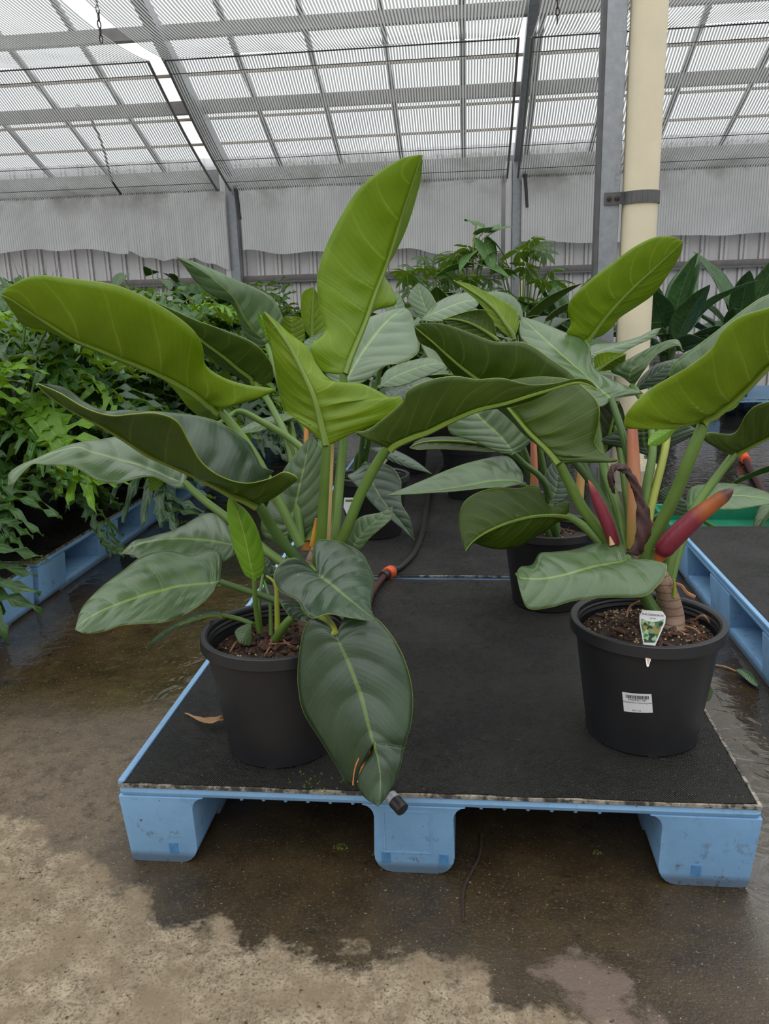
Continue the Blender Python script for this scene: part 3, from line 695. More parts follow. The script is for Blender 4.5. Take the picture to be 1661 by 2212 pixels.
# moss and weeds
def moss(px, py, z, r, n, lab, seed):
    g = random.Random(seed); c = PZ(px, py, z); b = MB()
    for i in range(n):
        a = g.uniform(0, 6.28); q = r*math.sqrt(g.random()); x, y = c.x+q*math.cos(a), c.y+q*math.sin(a)*.6; s = g.uniform(.0012, .0034)
        b.add([(x+s, y, z), (x-s*.5, y+s*.8, z), (x-s*.5, y-s*.8, z), (x, y, z+s*1.3)], [(0, 1, 3), (1, 2, 3), (2, 0, 3)])
    o = b.build('moss', M['moss'], loc=c); tagit(o, lab, 'moss', kind='stuff')
moss(70, 1214, PZ0, .07, 260, 'moss on the corner of the left pallet mat', 1)
moss(395, 1127, FZ, .06, 120, 'moss at the foot of the left row pallets', 2)
moss(735, 1830, FZ, .015, 26, 'tiny green weeds on the floor left of the middle foot', 3)
moss(810, 1845, FZ, .008, 12, 'tiny green weed touching the middle foot', 4)
moss(1288, 1842, FZ, .01, 22, 'tiny bright weed on the floor under the pallet right span', 5)
moss(690, 1690, PZ0, .07, 40, 'thin moss along the front edge of the mat', 6)

# ------------------------------------------------------------------ leaves
def leaf_geo(Mi, Li, Ri, flip, bulge=(.06, .06), k=3, kc=8, nv=9, vein=.012, seed=0, wave=.02, thick=.0014, soft=True):
    """blade from midrib, left-edge and right-edge rows (world points) -> verts, faces, uv, material index, midrib path."""
    g = random.Random(seed); ph1, ph2 = g.uniform(0, 6.3), g.uniform(0, 6.3)
    Mx = crom(Mi, k); Lx = crom(Li, k); Rx = crom(Ri, k); n = len(Mx)
    T = np.zeros_like(Mx)
    for i in range(n):
        a, b = max(0, i-k-1), min(n-1, i+k+1); T[i] = Mx[b]-Mx[a]
    T /= np.maximum(np.linalg.norm(T, axis=1, keepdims=True), 1e-9)
    A = Rx-Lx; N = np.cross(A, T); ln = np.linalg.norm(N, axis=1, keepdims=True)
    for i in range(n):
        if ln[i] < 1e-6: N[i] = 0
    N = N/np.maximum(ln, 1e-9)
    for _ in range(2*k):
        N2 = N.copy(); N2[1:-1] = (N[:-2]+N[1:-1]*2+N[2:])/4; N2[0] = N2[1]; N2[-1] = N2[-2]; N = N2
    N /= np.maximum(np.linalg.norm(N, axis=1, keepdims=True), 1e-9)
    if flip: N = -N
    cols = 2*kc+1; V = np.zeros((n, cols, 3)); UV = np.zeros((n, cols, 2))
    for c in range(cols):
        s = (c-kc)/kc; t = abs(s); E = Lx if s < 0 else Rx; D = E-Mx; w = np.linalg.norm(D, axis=1, keepdims=True)
        bl = bulge[0] if s < 0 else bulge[1]
        v = np.linspace(0, 1, n)[:, None]
        ridge = np.abs(np.sin(math.pi*(v*nv-1.3*t**1.4-.5)))**.7
        d = bl*4*t*(1-t)*w + vein*w*(ridge-.5)*min(1, 4*t)*(1-t)*1.6
        wv = wave*w*np.sin(v*17+ph1+(0 if s < 0 else ph2))*t*t*np.sin(math.pi*v)
        V[:, c] = Mx + D*t + N*(d+wv); UV[:, c, 0] = .5+s/2; UV[:, c, 1] = v[:, 0]
    # vertex normals for the thickness
    du = np.gradient(V, axis=1); dv = np.gradient(V, axis=0); nn = np.cross(du, dv); nl = np.linalg.norm(nn, axis=2, keepdims=True)
    nn = nn/np.maximum(nl, 1e-9)
    if flip: nn = -nn
    bad = nl[:, :, 0] < 1e-10; nn[bad] = np.repeat(N[:, None], cols, 1)[bad]
    top = V.reshape(-1, 3); bot = (V-nn*thick).reshape(-1, 3); K = n*cols
    fs = []; mi = []
    for i in range(n-1):
        for c in range(cols-1):
            q = (i*cols+c, i*cols+c+1, (i+1)*cols+c+1, (i+1)*cols+c)
            if flip: q = q[::-1]
            fs.append(q); mi.append(0); fs.append(tuple(K+x for x in q[::-1])); mi.append(1)
    for i in range(n-1):
        for c in (0, cols-1):
            a, b = i*cols+c, (i+1)*cols+c; q = (a, b, b+K, a+K)
            if (c == 0) == flip: q = q[::-1]
            fs.append(q); mi.append(1)
    uv = np.concatenate([UV.reshape(-1, 2)]*2)
    return np.concatenate([top, bot]), fs, uv, mi, Mx, N
def leaf_obj(name, geo, mats, parent, rib=True, ribr=(.005, .0012), ribm='rib', local=False):
    vs, fs, uv, mi, Mx, N = geo
    o = mesh(name, vs, fs, list(mats), parent, True, local=local, mi=mi)
    ul = o.data.uv_layers.new(name='UVMap')
    li = np.zeros(len(o.data.loops), dtype=np.int32); o.data.loops.foreach_get('vertex_index', li)
    ul.data.foreach_set('uv', uv[li].astype(np.float32).ravel())
    if rib:
        n = len(Mx); r = [ribr[0]+(ribr[1]-ribr[0])*i/(n-1) for i in range(n)]
        p = [Mx[i]-N[i]*(r[i]*.95+.0008) for i in range(0, n)]
        keep = list(range(0, n, 2))+([n-1] if (n-1) % 2 else [])
        MB().tube([p[i] for i in keep], [r[i] for i in keep], 6).build('midrib', M[ribm], o, smooth=True, local=local)
    return o
def parse(s):
    rows = []
    for r in s.split():
        q = [tuple(float(x) for x in t.split(',')) for t in r.split('|')]
        if len(q) == 1: q = q*3
        rows.append(q)
    return rows
HB = {}
def hero(parent, s, Yb, Yt, dL, dR, face, kind='d', bulge=(.05, .05), nv=9, seed=0, wave=.01, rib=True, ribr=(.0055, .0012), ycurve=0., key=None, vein=None):
    """rows M|L|R in photo pixels; depth runs Yb..Yt along the midrib; edges stand off by dL / dR in depth (metres at the widest row)."""
    if vein is None: vein = .06 if face[1] == 'u' else .035
    rows = parse(s); n = len(rows)
    m2 = np.array([r[0] for r in rows]); seg = np.r_[0, np.cumsum(np.linalg.norm(np.diff(m2, axis=0), axis=1))]; seg /= seg[-1]
    wl = np.array([math.dist(r[0], r[1]) for r in rows]); wr = np.array([math.dist(r[0], r[2]) for r in rows]); wm = np.maximum(wl, wr)
    Mi, Li, Ri = [], [], []
    for i, r in enumerate(rows):
        Y = Yb+(Yt-Yb)*seg[i]+ycurve*math.sin(math.pi*seg[i]); q = wm[i]/max(wm.max(), 1)
        Mi.append(PY(*r[0], Y)); Li.append(PY(*r[1], Y+dL*q)); Ri.append(PY(*r[2], Y+dR*q))
    Mi, Li, Ri = (np.array([tuple(v) for v in a]) for a in (Mi, Li, Ri))
    # which way is the upper side? judge on the named half: t = its upper side faces the camera, u = its lower side does
    c = n//2; E = Li if face[0] == 'L' else Ri; a = (E[c]-Mi[c]) if face[0] == 'R' else (Mi[c]-E[c])
    t = Mi[min(c+1, n-1)]-Mi[c-1]; N = np.cross(a, t); view = Mi[c]-np.array((0, 0, CH))
    facing = np.dot(N, view) < 0
    flip = facing != (face[1] == 't')
    HB[key] = (Vector(Mi[0]), seed)
    return leaf_obj('leaf', leaf_geo(Mi, Li, Ri, flip, bulge, 6, 10, nv=nv, seed=seed, wave=wave, vein=vein), LM[kind], parent, rib, ribr)
def stalk(name, pts, r0, r1, mat, parent, seg=8, uv=False, prof=None, flat=1.0):
    p = crom([tuple(q) for q in pts], 5); n = len(p)
    rad = [(r0+(r1-r0)*i/(n-1)) if prof is None else max(.0006, float(np.interp(i/(n-1), [a for a, _ in prof], [b for _, b in prof]))) for i in range(n)]
    o = MB().tube(p, rad, seg, flat=flat).build(name, M[mat], parent, smooth=True)
    if uv:
        ul = o.data.uv_layers.new(name='UVMap'); d = {}
        for v in o.data.vertices: d[v.index] = min(n-1, v.index//seg)/(n-1)
        for l in o.data.loops: ul.data[l.index].uv = (.5, d[l.vertex_index])
    return o

# ------------------------------------------------------------------ the left potted plant
GPH = 'large potted philodendrons'
A = empty('potted_philodendron', (CA[0], CA[1], PZ0), 'large potted philodendron at left with a tall upright lime leaf', 'potted plant', GPH)
make_pot(A, CA, PZ0, M['pot']); soil_into(A, CA, PZ0+.2, .125, 3, chips=240, beads=120)
hero(A, '742,808 745,801|712,806|747,799 752,780|690,797|757,772 760,760|669,753|768,745 775,725|700,721|785,702 790,688|697,690|803,671 800,660|689,650|855,656 812,625|685,615|845,620 826,590|688,580|829,590 845,535|705,529|853,545 862,480|735,470|880,485 880,425|770,415|900,420 893,385|810,377|908,388 903,355|865,344|911,358 911,334',
     1.6, 1.62, -.02, .08, 'Lu', 'l', (-.1, .05), seed=1, key='A1', ycurve=.05, ribr=(.007, .0015))
hero(A, '474,888 468,884|514,869|470,893 462,878|560,854|472,905 452,872|594,841|455,906 440,862|535,831|430,897 421,848|485,816|405,876 400,835|445,789|385,851 362,814|436,746|355,822 320,795|413,709|315,803 270,775|358,666|265,783 211,751|295,631|205,757 160,730|236,612|150,735 110,700|147,601|105,716 60,668|76,595|51,702 25,645|25,616|25,670 2,636',
     1.55, 1.36, -.04, .13, 'Lu', 'y', (-.1, .06), seed=2, key='A2', ribr=(.007, .0015))
hero(A, '556,1088 550,1085|590,1075|562,1075 540,1080|624,1050|570,1050 525,1073|643,1031|585,1024 506,1067|615,1018|590,1018 485,1055|580,1034|566,1006 442,1033|530,1044|556,987 400,1013|480,1030|535,953 360,996|440,1000|485,919 320,978|412,955|450,905 270,945|385,910|400,894 219,915|340,893|350,889 190,900|290,894|300,893 160,885|240,897|245,895 126,864|185,880|190,872 100,845|130,848|139,837 82,828',
     1.36, 1.12, -.08, .12, 'Lu', 'o', (-.08, .08), seed=3, key='A3', ribr=(.007, .0015))
hero(A, '399,1043 385,1040|405,1025|395,1052 365,1033|400,1005|375,1050 330,1018|370,975|333,1030 293,1004|330,950|300,1032 240,988|274,940|250,1045 200,977|235,945|210,1036 164,966|176,955|157,1008 110,980|129,969|102,1005 70,998|78,990|72,1002 43,1014|40,1006|48,1022 24,1035|18,1024|30,1044 18,1050',
     1.62, 1.5, .13, -.06, 'Lt', 'f', (.05, .05), seed=4, key='A4')
hero(A, '475,1256 472,1257|478,1235|468,1262 468,1258|479,1211|462,1275 460,1260|473,1194|450,1290 440,1262|454,1188|435,1305 391,1266|415,1198|395,1330 350,1276|360,1188|355,1343 313,1286|310,1201|305,1347 270,1300|265,1233|260,1352 235,1313|225,1262|225,1364 200,1330|195,1290|195,1368 178,1345|174,1318|175,1366 162,1360',
     1.43, 1.24, .13, -.06, 'Lt', 'f', (.06, .06), seed=5, key='A5')
hero(A, '510,1180 505,1178|512,1165|508,1195 497,1176|503,1150|500,1205 470,1171|485,1125|475,1215 440,1167|458,1108|440,1222 391,1164|423,1119|395,1225 344,1166|391,1141|345,1220 301,1175|330,1160|310,1212 280,1183|290,1168|285,1200 262,1196',
     1.62, 1.56, .12, -.05, 'Lt', 'f', (.06, .06), seed=6, key='A6')
hero(A, '549,1252 546,1240|530,1243|562,1246 540,1215|517,1217|572,1224 532,1175|503,1178|566,1176 522,1135|494,1137|552,1133 512,1105|490,1100|532,1102 504,1085|492,1082|512,1086 496,1070',
     1.41, 1.38, 0, .03, 'Lt', 'l', (.08, .05), seed=7, key='A7', nv=7)
hero(A, '618,1160 620,1150|600,1172|640,1170 624,1138|572,1160|668,1150 632,1110|564,1130|690,1110 642,1075|578,1090|698,1060 650,1040|595,1055|700,1015 658,1005|612,1016|698,975 665,970|640,978|686,955 671,941',
     1.54, 1.58, .02, 0, 'Lt', 'f', (.06, .06), seed=8, key='A8')
hero(A, '682,1239 684,1240|667,1229|682,1215 687,1242|645,1206|675,1190 690,1244|613,1212|689,1167 694,1247|592,1240|725,1167 700,1251|602,1274|758,1180 712,1260|640,1295|783,1198 725,1270|655,1318|797,1223 745,1287|675,1336|810,1255 765,1303|707,1326|804,1283 785,1319|750,1333|802,1310 800,1331|785,1339|806,1326 812,1342',
     1.35, 1.2, -.04, .07, 'Lt', 'd', (.05, .06), seed=9, key='A9')
a10 = hero(A, '725,1371|722,1366|728,1366 727,1376|701,1343|735,1350 730,1382|672,1338|745,1333 734,1390|655,1365|778,1330 740,1404|647,1405|812,1335 754,1434|643,1450|850,1378 770,1475|644,1490|878,1435 783,1511|655,1540|892,1500 795,1560|690,1597|889,1560 803,1590|725,1652|880,1592 807,1603|760,1697|874,1612 809,1606|798,1612|873,1616 812,1622|799,1626|870,1628 818,1650|785,1654|866,1652 822,1680|771,1688|856,1682 821,1715|785,1720|842,1710 819,1732|803,1734|828,1731 816,1742',
     1.25, 1.13, .04, .04, 'Lt', 'd', (.08, .08), seed=10, key='A10', ribr=(.006, .0015))
hero(A, '705,962 703,950|674,934|718,958 700,938|640,905|760,936 696,920|622,895|833,909 691,900|615,887|872,891 686,880|608,860|866,858 680,860|602,835|848,862 669,833|595,795|785,831 655,805|588,760|720,825 644,782|580,728|685,790 628,752|573,705|665,752 610,725|568,685|630,725 592,700|566,678|600,698 572,674',
     1.42, 1.45, .07, .05, 'Ru', 'y', (-.05, -.05), seed=11, key='A11', ribr=(.007, .0015))
hero(A, '838,967 842,963|800,950|848,966 848,958|768,934|862,962 856,954|800,925|880,958 870,948|868,870|900,950 895,938|882,844|925,938 923,929|911,826|950,926 960,911|947,815|985,909 996,895|987,812|1015,894 1036,880|1031,819|1050,884 1090,868|1085,817|1100,878 1143,852|1140,830|1150,864 1190,838|1195,828|1195,842 1240,824|1246,817|1242,829 1270,828|1275,823|1270,831 1292,841',
     1.42, 1.36, -.03, .14, 'Lu', 'o', (-.08, .05), seed=12, key='A12', ribr=(.007, .0015))
hero(A, '747,826 750,820|720,825|770,832 756,808|700,800|800,815 766,790|705,760|830,790 781,764|720,730|870,783 800,737|745,705|900,765 824,706|785,690|907,738 845,685|820,677|900,712 862,672|850,668|886,674 870,665',
     1.72, 1.98, .03, -.03, 'Lt', 'f', (.05, .05), seed=13, key='A13')
hero(A, '552,827 548,822|575,828|548,835 544,814|590,818|535,830 520,797|588,790|510,812 485,768|570,762|470,783 450,743|540,735|435,758 415,715|480,711|400,733 380,690|420,690|365,703 350,668|365,665|345,675 324,647',
     1.75, 1.68, -.02, .1, 'Lu', 'o', (-.08, .05), seed=14, key='A14')
hero(A, '577,745 572,738|600,730|560,752 562,727|611,696|530,725 544,709|607,675|520,700 525,680|590,645|510,675 506,645|556,624|495,654 475,615|506,603|455,637 442,588|460,582|420,605 405,567|410,562|398,575 381,555',
     1.88, 1.8, .05, .02, 'Lt', 'f', (.05, .05), seed=15, key='A15')
hero(A, '675,740 672,730|655,700|700,722 672,700|649,660|705,690 674,660|655,630|695,650 676,620', 1.9, 1.9, 0, .05, 'Lu', 'y', seed=16, key='A17')
hero(A, '632,752 632,735|608,735|655,735 630,710|603,705|657,712 628,690|612,686|650,687 625,684', 1.95, 1.95, 0, .05, 'Lu', 'y', seed=17, key='A18', rib=False)
hero(A, '668,765 672,750|655,755|690,745 685,730|660,735|702,725 700,715', 1.85, 1.9, 0, 0, 'Lt', 'f', seed=18, key='A19', rib=False)
hero(A, '640,900 600,903|612,894|600,914 560,918|560,906|560,931 530,928|528,921|528,935 510,932', 1.72, 1.7, .06, -.03, 'Lt', 'f', seed=19, key='A20')
hero(A, '762,1185 768,1170|747,1165|775,1188 785,1150|765,1130|800,1160 812,1125|785,1114|830,1135 835,1104|825,1106|846,1118 848,1093', 1.6, 1.62, .02, -.02, 'Lt', 'f', seed=20, key='A21')
hero(A, '543,1345 535,1358|545,1375|520,1353 528,1370|540,1395|507,1366 517,1389', 1.43, 1.4, 0, 0, 'Lt', 'f', seed=21, key='A22', rib=False)
hero(A, '655,1300 650,1310|608,1298|690,1315 655,1322|625,1330|705,1325 670,1335|650,1342|690,1340 715,1345', 1.4, 1.36, -.02, .02, 'Lt', 'd', seed=22, key='A23', rib=False)
hero(A, '481,1329 460,1325|465,1318|462,1332 420,1335|425,1322|420,1347 376,1352|385,1342|375,1363 340,1378|345,1368|342,1387 313,1398', 1.45, 1.55, .03, 0, 'Lt', 'd', seed=23, key='A24')
hero(A, '356,1033 345,1040|335,1025|352,1045 332,1050|319,1030|338,1058 323,1061', 1.64, 1.62, 0, 0, 'Lt', 'l', seed=24, key='A26', rib=False)
hero(A, '577,738 572,715|560,700|587,720 566,690|556,680|580,697 557,676', 1.78, 1.76, 0, .02, 'Lt', 'l', seed=25, key='A16', rib=False)
hero(A, '566,1255 580,1240|562,1225|590,1262 572,1215|558,1205|585,1215 568,1200', 1.5, 1.52, 0, 0, 'Lt', 'd', seed=26, key='A27', rib=False)
# scorched tear on the hanging leaf
stalk('scorched_edge', [PY(762, 1696, 1.155), PY(768, 1655, 1.172), PY(790, 1612, 1.192), PY(799, 1613, 1.192)], .0012, .0012, 'scorch', a10, 5)
stalk('scorched_edge', [PY(799, 1622, 1.188), PY(797, 1640, 1.185), PY(783, 1658, 1.178), PY(773, 1690, 1.165)], .0028, .0022, 'scorch', a10, 6)
SA = [(668, 1225, 1.47), (675, 1205, 1.46), (690, 1190, 1.46)]
def pet(parent, key, pts, r0, r1, mat='petiole', tip=None):
    b = HB[key][0] if key else None
    p = [PY(*q) for q in pts] + ([b] if b is not None else [])
    return stalk('petiole', p, r0, r1, mat, parent)
pet(A, 'A11', [(680, 1230, 1.47), (693, 1165, 1.45), (700, 1060, 1.43)], .0115, .0085)
pet(A, 'A1', [(705, 1200, 1.5), (723, 1162, 1.5), (735, 1040, 1.54), (742, 949, 1.57), (742, 870, 1.59)], .0085, .008)
pet(A, 'A12', [(705, 1215, 1.47), (739, 1165, 1.455), (779, 1068, 1.44), (815, 1000, 1.43)], .0115, .0085)
pet(A, 'A3', [(672, 1240, 1.45), (635, 1201, 1.43), (588, 1140, 1.4), (566, 1102, 1.37)], .0115, .009, 'petiole_d')
pet(A, 'A4', [(655, 1240, 1.5), (595, 1205, 1.53), (540, 1160, 1.56), (489, 1117, 1.58), (440, 1080, 1.6)], .0105, .008)
pet(A, 'A5', [(660, 1330, 1.44), (595, 1297, 1.44), (530, 1275, 1.44)], .008, .006, 'petiole_d')
pet(A, 'A2', [(650, 1180, 1.5), (560, 1000, 1.54), (497, 912, 1.55)], .0105, .009)
pet(A, 'A8', [(650, 1250, 1.5), (625, 1200, 1.52)], .008, .006)
pet(A, 'A9', [(665, 1300, 1.46), (662, 1240, 1.42), (672, 1228, 1.38)], .009, .0065)
pet(A, 'A10', [(665, 1310, 1.44), (690, 1325, 1.35), (712, 1348, 1.28)], .0095, .0075, 'petiole_y')
pet(A, 'A7', [(560, 1365, 1.43), (552, 1310, 1.42)], .0055, .0045)
pet(A, 'A6', [(650, 1260, 1.5), (560, 1215, 1.56)], .009, .007, 'petiole_d')
pet(A, 'A14', [(650, 1170, 1.52), (628, 977, 1.62), (590, 885, 1.7)], .009, .007)
pet(A, 'A15', [(665, 1170, 1.55), (636, 960, 1.7), (617, 880, 1.78), (595, 800, 1.84)], .0085, .006)
pet(A, 'A13', [(712, 1190, 1.54), (735, 1000, 1.65)], .009, .007)
pet(A, 'A20', [(668, 1170, 1.55), (665, 960, 1.7)], .007, .005)
pet(A, 'A21', [(690, 1230, 1.5), (740, 1205, 1.58)], .006, .005)
pet(A, 'A24', [(560, 1355, 1.44), (520, 1338, 1.44)], .006, .004)
pet(A, 'A22', [(556, 1356, 1.44), (550, 1348, 1.435)], .004, .003)
pet(A, 'A17', [(700, 1180, 1.56), (690, 900, 1.8)], .007, .005)
pet(A, None, [(655, 970, 1.6), (617, 941, 1.62), (555, 905, 1.62), (523, 889, 1.62), (505, 893, 1.62), (490, 905, 1.6), (470, 915, 1.58)], .008, .005)
pet(A, None, [(600, 1375, 1.42), (598, 1310, 1.42), (594, 1262, 1.42), (574, 1243, 1.42)], .0065, .002, 'petiole_y')
pet(A, None, [(596, 1380, 1.42), (620, 1345, 1.4), (660, 1310, 1.4)], .009, .008)
pet(A, None, [(585, 1372, 1.44), (583, 1300, 1.46), (570, 1255, 1.49)], .005, .003)
pet(A, None, [(562, 1360, 1.44), (560, 1300, 1.45), (568, 1240, 1.5)], .005, .003)
stalk('sheath', [PY(661, 1190, 1.55), PY(661, 1000, 1.62), PY(662, 905, 1.66)], .01, .004, 'amber', A, 8, True)
stalk('sheath', [PY(704, 1172, 1.47), PY(712, 1060, 1.475), PY(719, 950, 1.48)], .0085, .0025, 'tan', A, 8, True, flat=.5)
stalk('sheath', [PY(676, 1180, 1.46), PY(684, 1120, 1.46)], .008, .003, 'amber', A, 8, True)
stalk('stem', [Vector((CA[0]+.07, CA[1]+.02, PZ0+.19)), PY(660, 1310, 1.46), PY(672, 1240, 1.47), PY(690, 1190, 1.48)], .022, .018, 'trunk', A, 12)
for pts in ([(520, 1385), (508, 1398), (497, 1412)], [(588, 1378), (585, 1400), (572, 1420)], [(610, 1385), (625, 1400), (648, 1405)], [(560, 1395), (600, 1398), (640, 1390)]):
    q = [Vector((v.x, v.y, PZ0+.213+.004*(i == 1))) for i, v in enumerate(PZ(x, y, PZ0+.21) for x, y in pts)]
    stalk('root', q, .003, .0018, 'root', A, 6)

# ------------------------------------------------------------------ the right potted plant
B = empty('potted_philodendron', (CB[0], CB[1], PZ0), 'large potted philodendron at right with red buds and a barcode label', 'potted plant', GPH)
potB = make_pot(B, CB, PZ0, M['pot']); soil_into(B, CB, PZ0+.21, .127, 5, chips=170, beads=320)
hero(B, '1519,917 1516,915|1504,914|1515,905 1514,912|1436,919|1500,895 1516,908|1358,924|1488,880 1522,902|1348,904|1478,862 1540,895|1362,880|1462,840 1558,882|1400,845|1446,814 1580,866|1440,820|1455,785 1607,841|1487,791|1480,762 1635,812|1535,752|1511,741 1661,787|1560,714|1558,707 1690,760|1600,684|1612,665 1720,725|1661,664|1661,636 1755,680|1730,640|1735,625 1790,630',
     1.5, 1.38, -.06, .13, 'Lu', 'y', (-.08, .06), seed=31, key='B1', ribr=(.008, .002))
hero(B, '1563,893 1575,880|1560,885|1590,880 1600,855|1590,860|1612,845 1625,830', 1.6, 1.6, 0, 0, 'Lt', 'l', seed=32, key='B1b', rib=False)
hero(B, '1587,980 1592,977|1573,980|1600,976 1597,974|1519,948|1610,972 1606,970|1534,934|1620,966 1620,963|1585,935|1635,958 1640,953|1612,895|1655,945 1661,943|1640,873|1675,934 1700,920|1690,862|1712,915 1750,880|1745,860|1755,880 1780,860',
     1.68, 1.6, -.03, .12, 'Lu', 'o', (-.08, .05), seed=33, key='B2')
hero(B, '1265,738 1270,732|1241,726|1280,730 1278,722|1224,719|1300,724 1290,706|1233,699|1322,706 1305,686|1226,668|1338,686 1325,663|1236,641|1377,660 1350,637|1270,608|1405,640 1377,611|1320,570|1425,618 1405,586|1370,533|1446,587 1430,563|1415,512|1462,563 1455,540|1450,511|1472,540 1474,521',
     1.85, 1.8, -.02, .03, 'Lu', 'y', (-.06, -.06), seed=34, key='B3')
hero(B, '1209,1002 1205,997|1195,992|1241,998 1200,990|1180,980|1289,998 1192,980|1165,965|1336,996 1180,967|1150,952|1309,986 1160,948|1130,935|1285,957 1143,932|1113,917|1293,920 1120,905|1090,895|1294,878 1099,880|1070,878|1270,845 1080,860|1055,860|1230,820 1060,842|1045,842|1150,815 1045,832',
     1.52, 1.6, .1, -.02, 'Ru', 'o', (.03, -.08), seed=35, key='B4', ribr=(.007, .0015))
hero(B, '1110,862 1105,858|1180,870|1100,866 1095,852|1245,830|1090,862 1080,842|1235,808|1070,860 1060,832|1192,777|1045,850 1031,817|1135,740|1015,835 997,792|1070,738|985,812 965,765|1010,717|965,792 935,738|960,700|940,758 910,718|920,697|905,738 894,704',
     1.68, 1.62, -.02, .06, 'Lu', 'o', (-.08, .05), seed=36, key='B5')
hero(B, '1320,862 1312,855|1387,850|1300,878 1300,845|1363,838|1270,870 1285,830|1314,816|1240,840 1262,808|1282,792|1215,815 1231,782|1275,760|1190,790 1200,755|1258,733|1160,765 1170,727|1215,715|1135,740 1145,703|1165,695|1122,720 1125,683',
     1.68, 1.85, .06, -.03, 'Lt', 'f', (.06, .05), seed=37, key='B6')
hero(B, '1109,735 1105,722|1121,700|1095,725 1090,700|1114,670|1075,708 1070,672|1090,652|1055,680 1040,645|1050,631|1030,650 1010,625|1015,614|1005,628 979,606', 1.88, 1.9, .02, 0, 'Lu', 'y', seed=38, key='B7')
hero(B, '1262,770 1285,762|1280,745|1290,775 1325,750|1335,740|1330,768 1375,735|1385,725|1375,745 1410,718|1410,712|1412,728 1427,708', 1.9, 1.88, .05, -.02, 'Lt', 'f', seed=39, key='B9')
hero(B, '1285,800 1300,790|1285,770|1310,800 1325,775|1310,760|1345,790 1352,764', 1.86, 1.86, 0, .02, 'Lu', 'y', seed=40, key='B9b')
hero(B, '1365,832 1360,820|1345,815|1375,825 1365,800|1320,800|1395,795 1390,775|1363,772|1415,770 1430,752|1421,743|1440,754 1460,740|1462,733|1466,747 1475,757', 1.82, 1.78, .05, -.03, 'Lt', 'f', seed=41, key='B10')
hero(B, '1370,845 1385,830|1382,818|1400,838 1420,805|1412,790|1435,818 1450,785|1450,777|1460,792 1472,774', 1.86, 1.84, .03, -.02, 'Lt', 'd', seed=42, key='B11')
hero(B, '1355,1206 1352,1209|1353,1195|1385,1212 1347,1212|1350,1178|1425,1216 1338,1215|1330,1168|1440,1220 1320,1218|1310,1170|1435,1245 1295,1222|1280,1176|1415,1270 1270,1227|1245,1186|1385,1290 1240,1236|1215,1190|1300,1292 1210,1244|1190,1192|1240,1298 1175,1250|1165,1196|1190,1312 1145,1250|1148,1220|1145,1316 1125,1248|1125,1224|1128,1292 1115,1238',
     1.44, 1.36, .12, -.07, 'Lt', 'f', (.07, .07), seed=43, key='B12')
hero(B, '1225,1115 1222,1115|1228,1100|1222,1122 1215,1114|1225,1082|1200,1130 1200,1113|1185,1092|1180,1145 1180,1113|1158,1050|1160,1157 1150,1115|1120,1055|1120,1180 1115,1123|1080,1054|1080,1186 1080,1135|1035,1063|1045,1180 1045,1152|1000,1088|1022,1172 1020,1170|992,1135|1012,1185 1005,1190',
     1.62, 1.54, .02, .02, 'Lu', 'o', (-.07, -.07), seed=44, key='B13')
hero(B, '1475,914 1455,925|1445,920|1458,932 1430,940|1420,930|1440,952 1410,952|1402,945|1420,963 1399,962', 1.56, 1.54, .01, 0, 'Lt', 'l', seed=45, key='B17', rib=False)
hero(B, '1405,985 1395,970|1310,960|1490,945 1390,945|1300,950|1500,925 1390,920|1340,925|1460,912 1390,905', 1.72, 1.72, 0, 0, 'Lt', 'd', seed=46, key='B18')
hero(B, '1300,985 1310,960|1285,960|1335,955 1320,920|1290,905|1352,925 1330,880|1300,872|1347,888 1337,866', 1.74, 1.76, 0, 0, 'Lu', 'd', seed=47, key='B18b')
pet(B, 'B1', [(1395, 1215, 1.52), (1407, 1175, 1.52), (1455, 1075, 1.51), (1490, 990, 1.5)], .014, .011)
pet(B, 'B2', [(1440, 1290, 1.54), (1462, 1200, 1.58), (1500, 1100, 1.63), (1545, 1035, 1.66)], .011, .0085)
pet(B, 'B4', [(1335, 1200, 1.53), (1315, 1170, 1.53), (1260, 1100, 1.53), (1228, 1040, 1.525)], .0125, .009)
pet(B, 'B13', [(1325, 1205, 1.56), (1290, 1165, 1.58), (1255, 1132, 1.6)], .0105, .0075)
pet(B, 'B3', [(1350, 1200, 1.56), (1335, 1100, 1.62), (1302, 1000, 1.7), (1280, 860, 1.78)], .0115, .0085)
pet(B, 'B5', [(1350, 1200, 1.56), (1290, 1060, 1.62), (1180, 930, 1.66)], .009, .0075, 'petiole_d')
pet(B, 'B6', [(1375, 1200, 1.58), (1360, 1000, 1.62)], .009, .0075, 'petiole_d')
pet(B, 'B10', [(1385, 1180, 1.58), (1395, 1065, 1.62), (1410, 965, 1.68), (1395, 880, 1.76)], .0105, .007)
pet(B, 'B11', [(1395, 1180, 1.56), (1405, 1100, 1.6), (1440, 950, 1.7), (1430, 890, 1.78)], .0095, .007, 'petiole_y')
pet(B, 'B9', [(1365, 1180, 1.6), (1330, 930, 1.75)], .008, .006)
pet(B, 'B7', [(1350, 1180, 1.6), (1200, 880, 1.8)], .008, .006, 'petiole_d')
pet(B, 'B18', [(1385, 1190, 1.6), (1395, 1080, 1.66)], .008, .006, 'petiole_d')
pet(B, 'B18b', [(1365, 1190, 1.6), (1310, 1080, 1.7)], .008, .006, 'petiole_d')
pet(B, 'B12', [(1415, 1330, 1.5), (1390, 1285, 1.49), (1372, 1225, 1.47)], .011, .008, 'petiole_d')
pet(B, None, [(1430, 1300, 1.54), (1440, 1240, 1.55), (1455, 1175, 1.57)], .013, .012)
pet(B, None, [(1428, 1340, 1.52), (1400, 1300, 1.5), (1380, 1260, 1.49)], .013, .012, 'petiole_d')
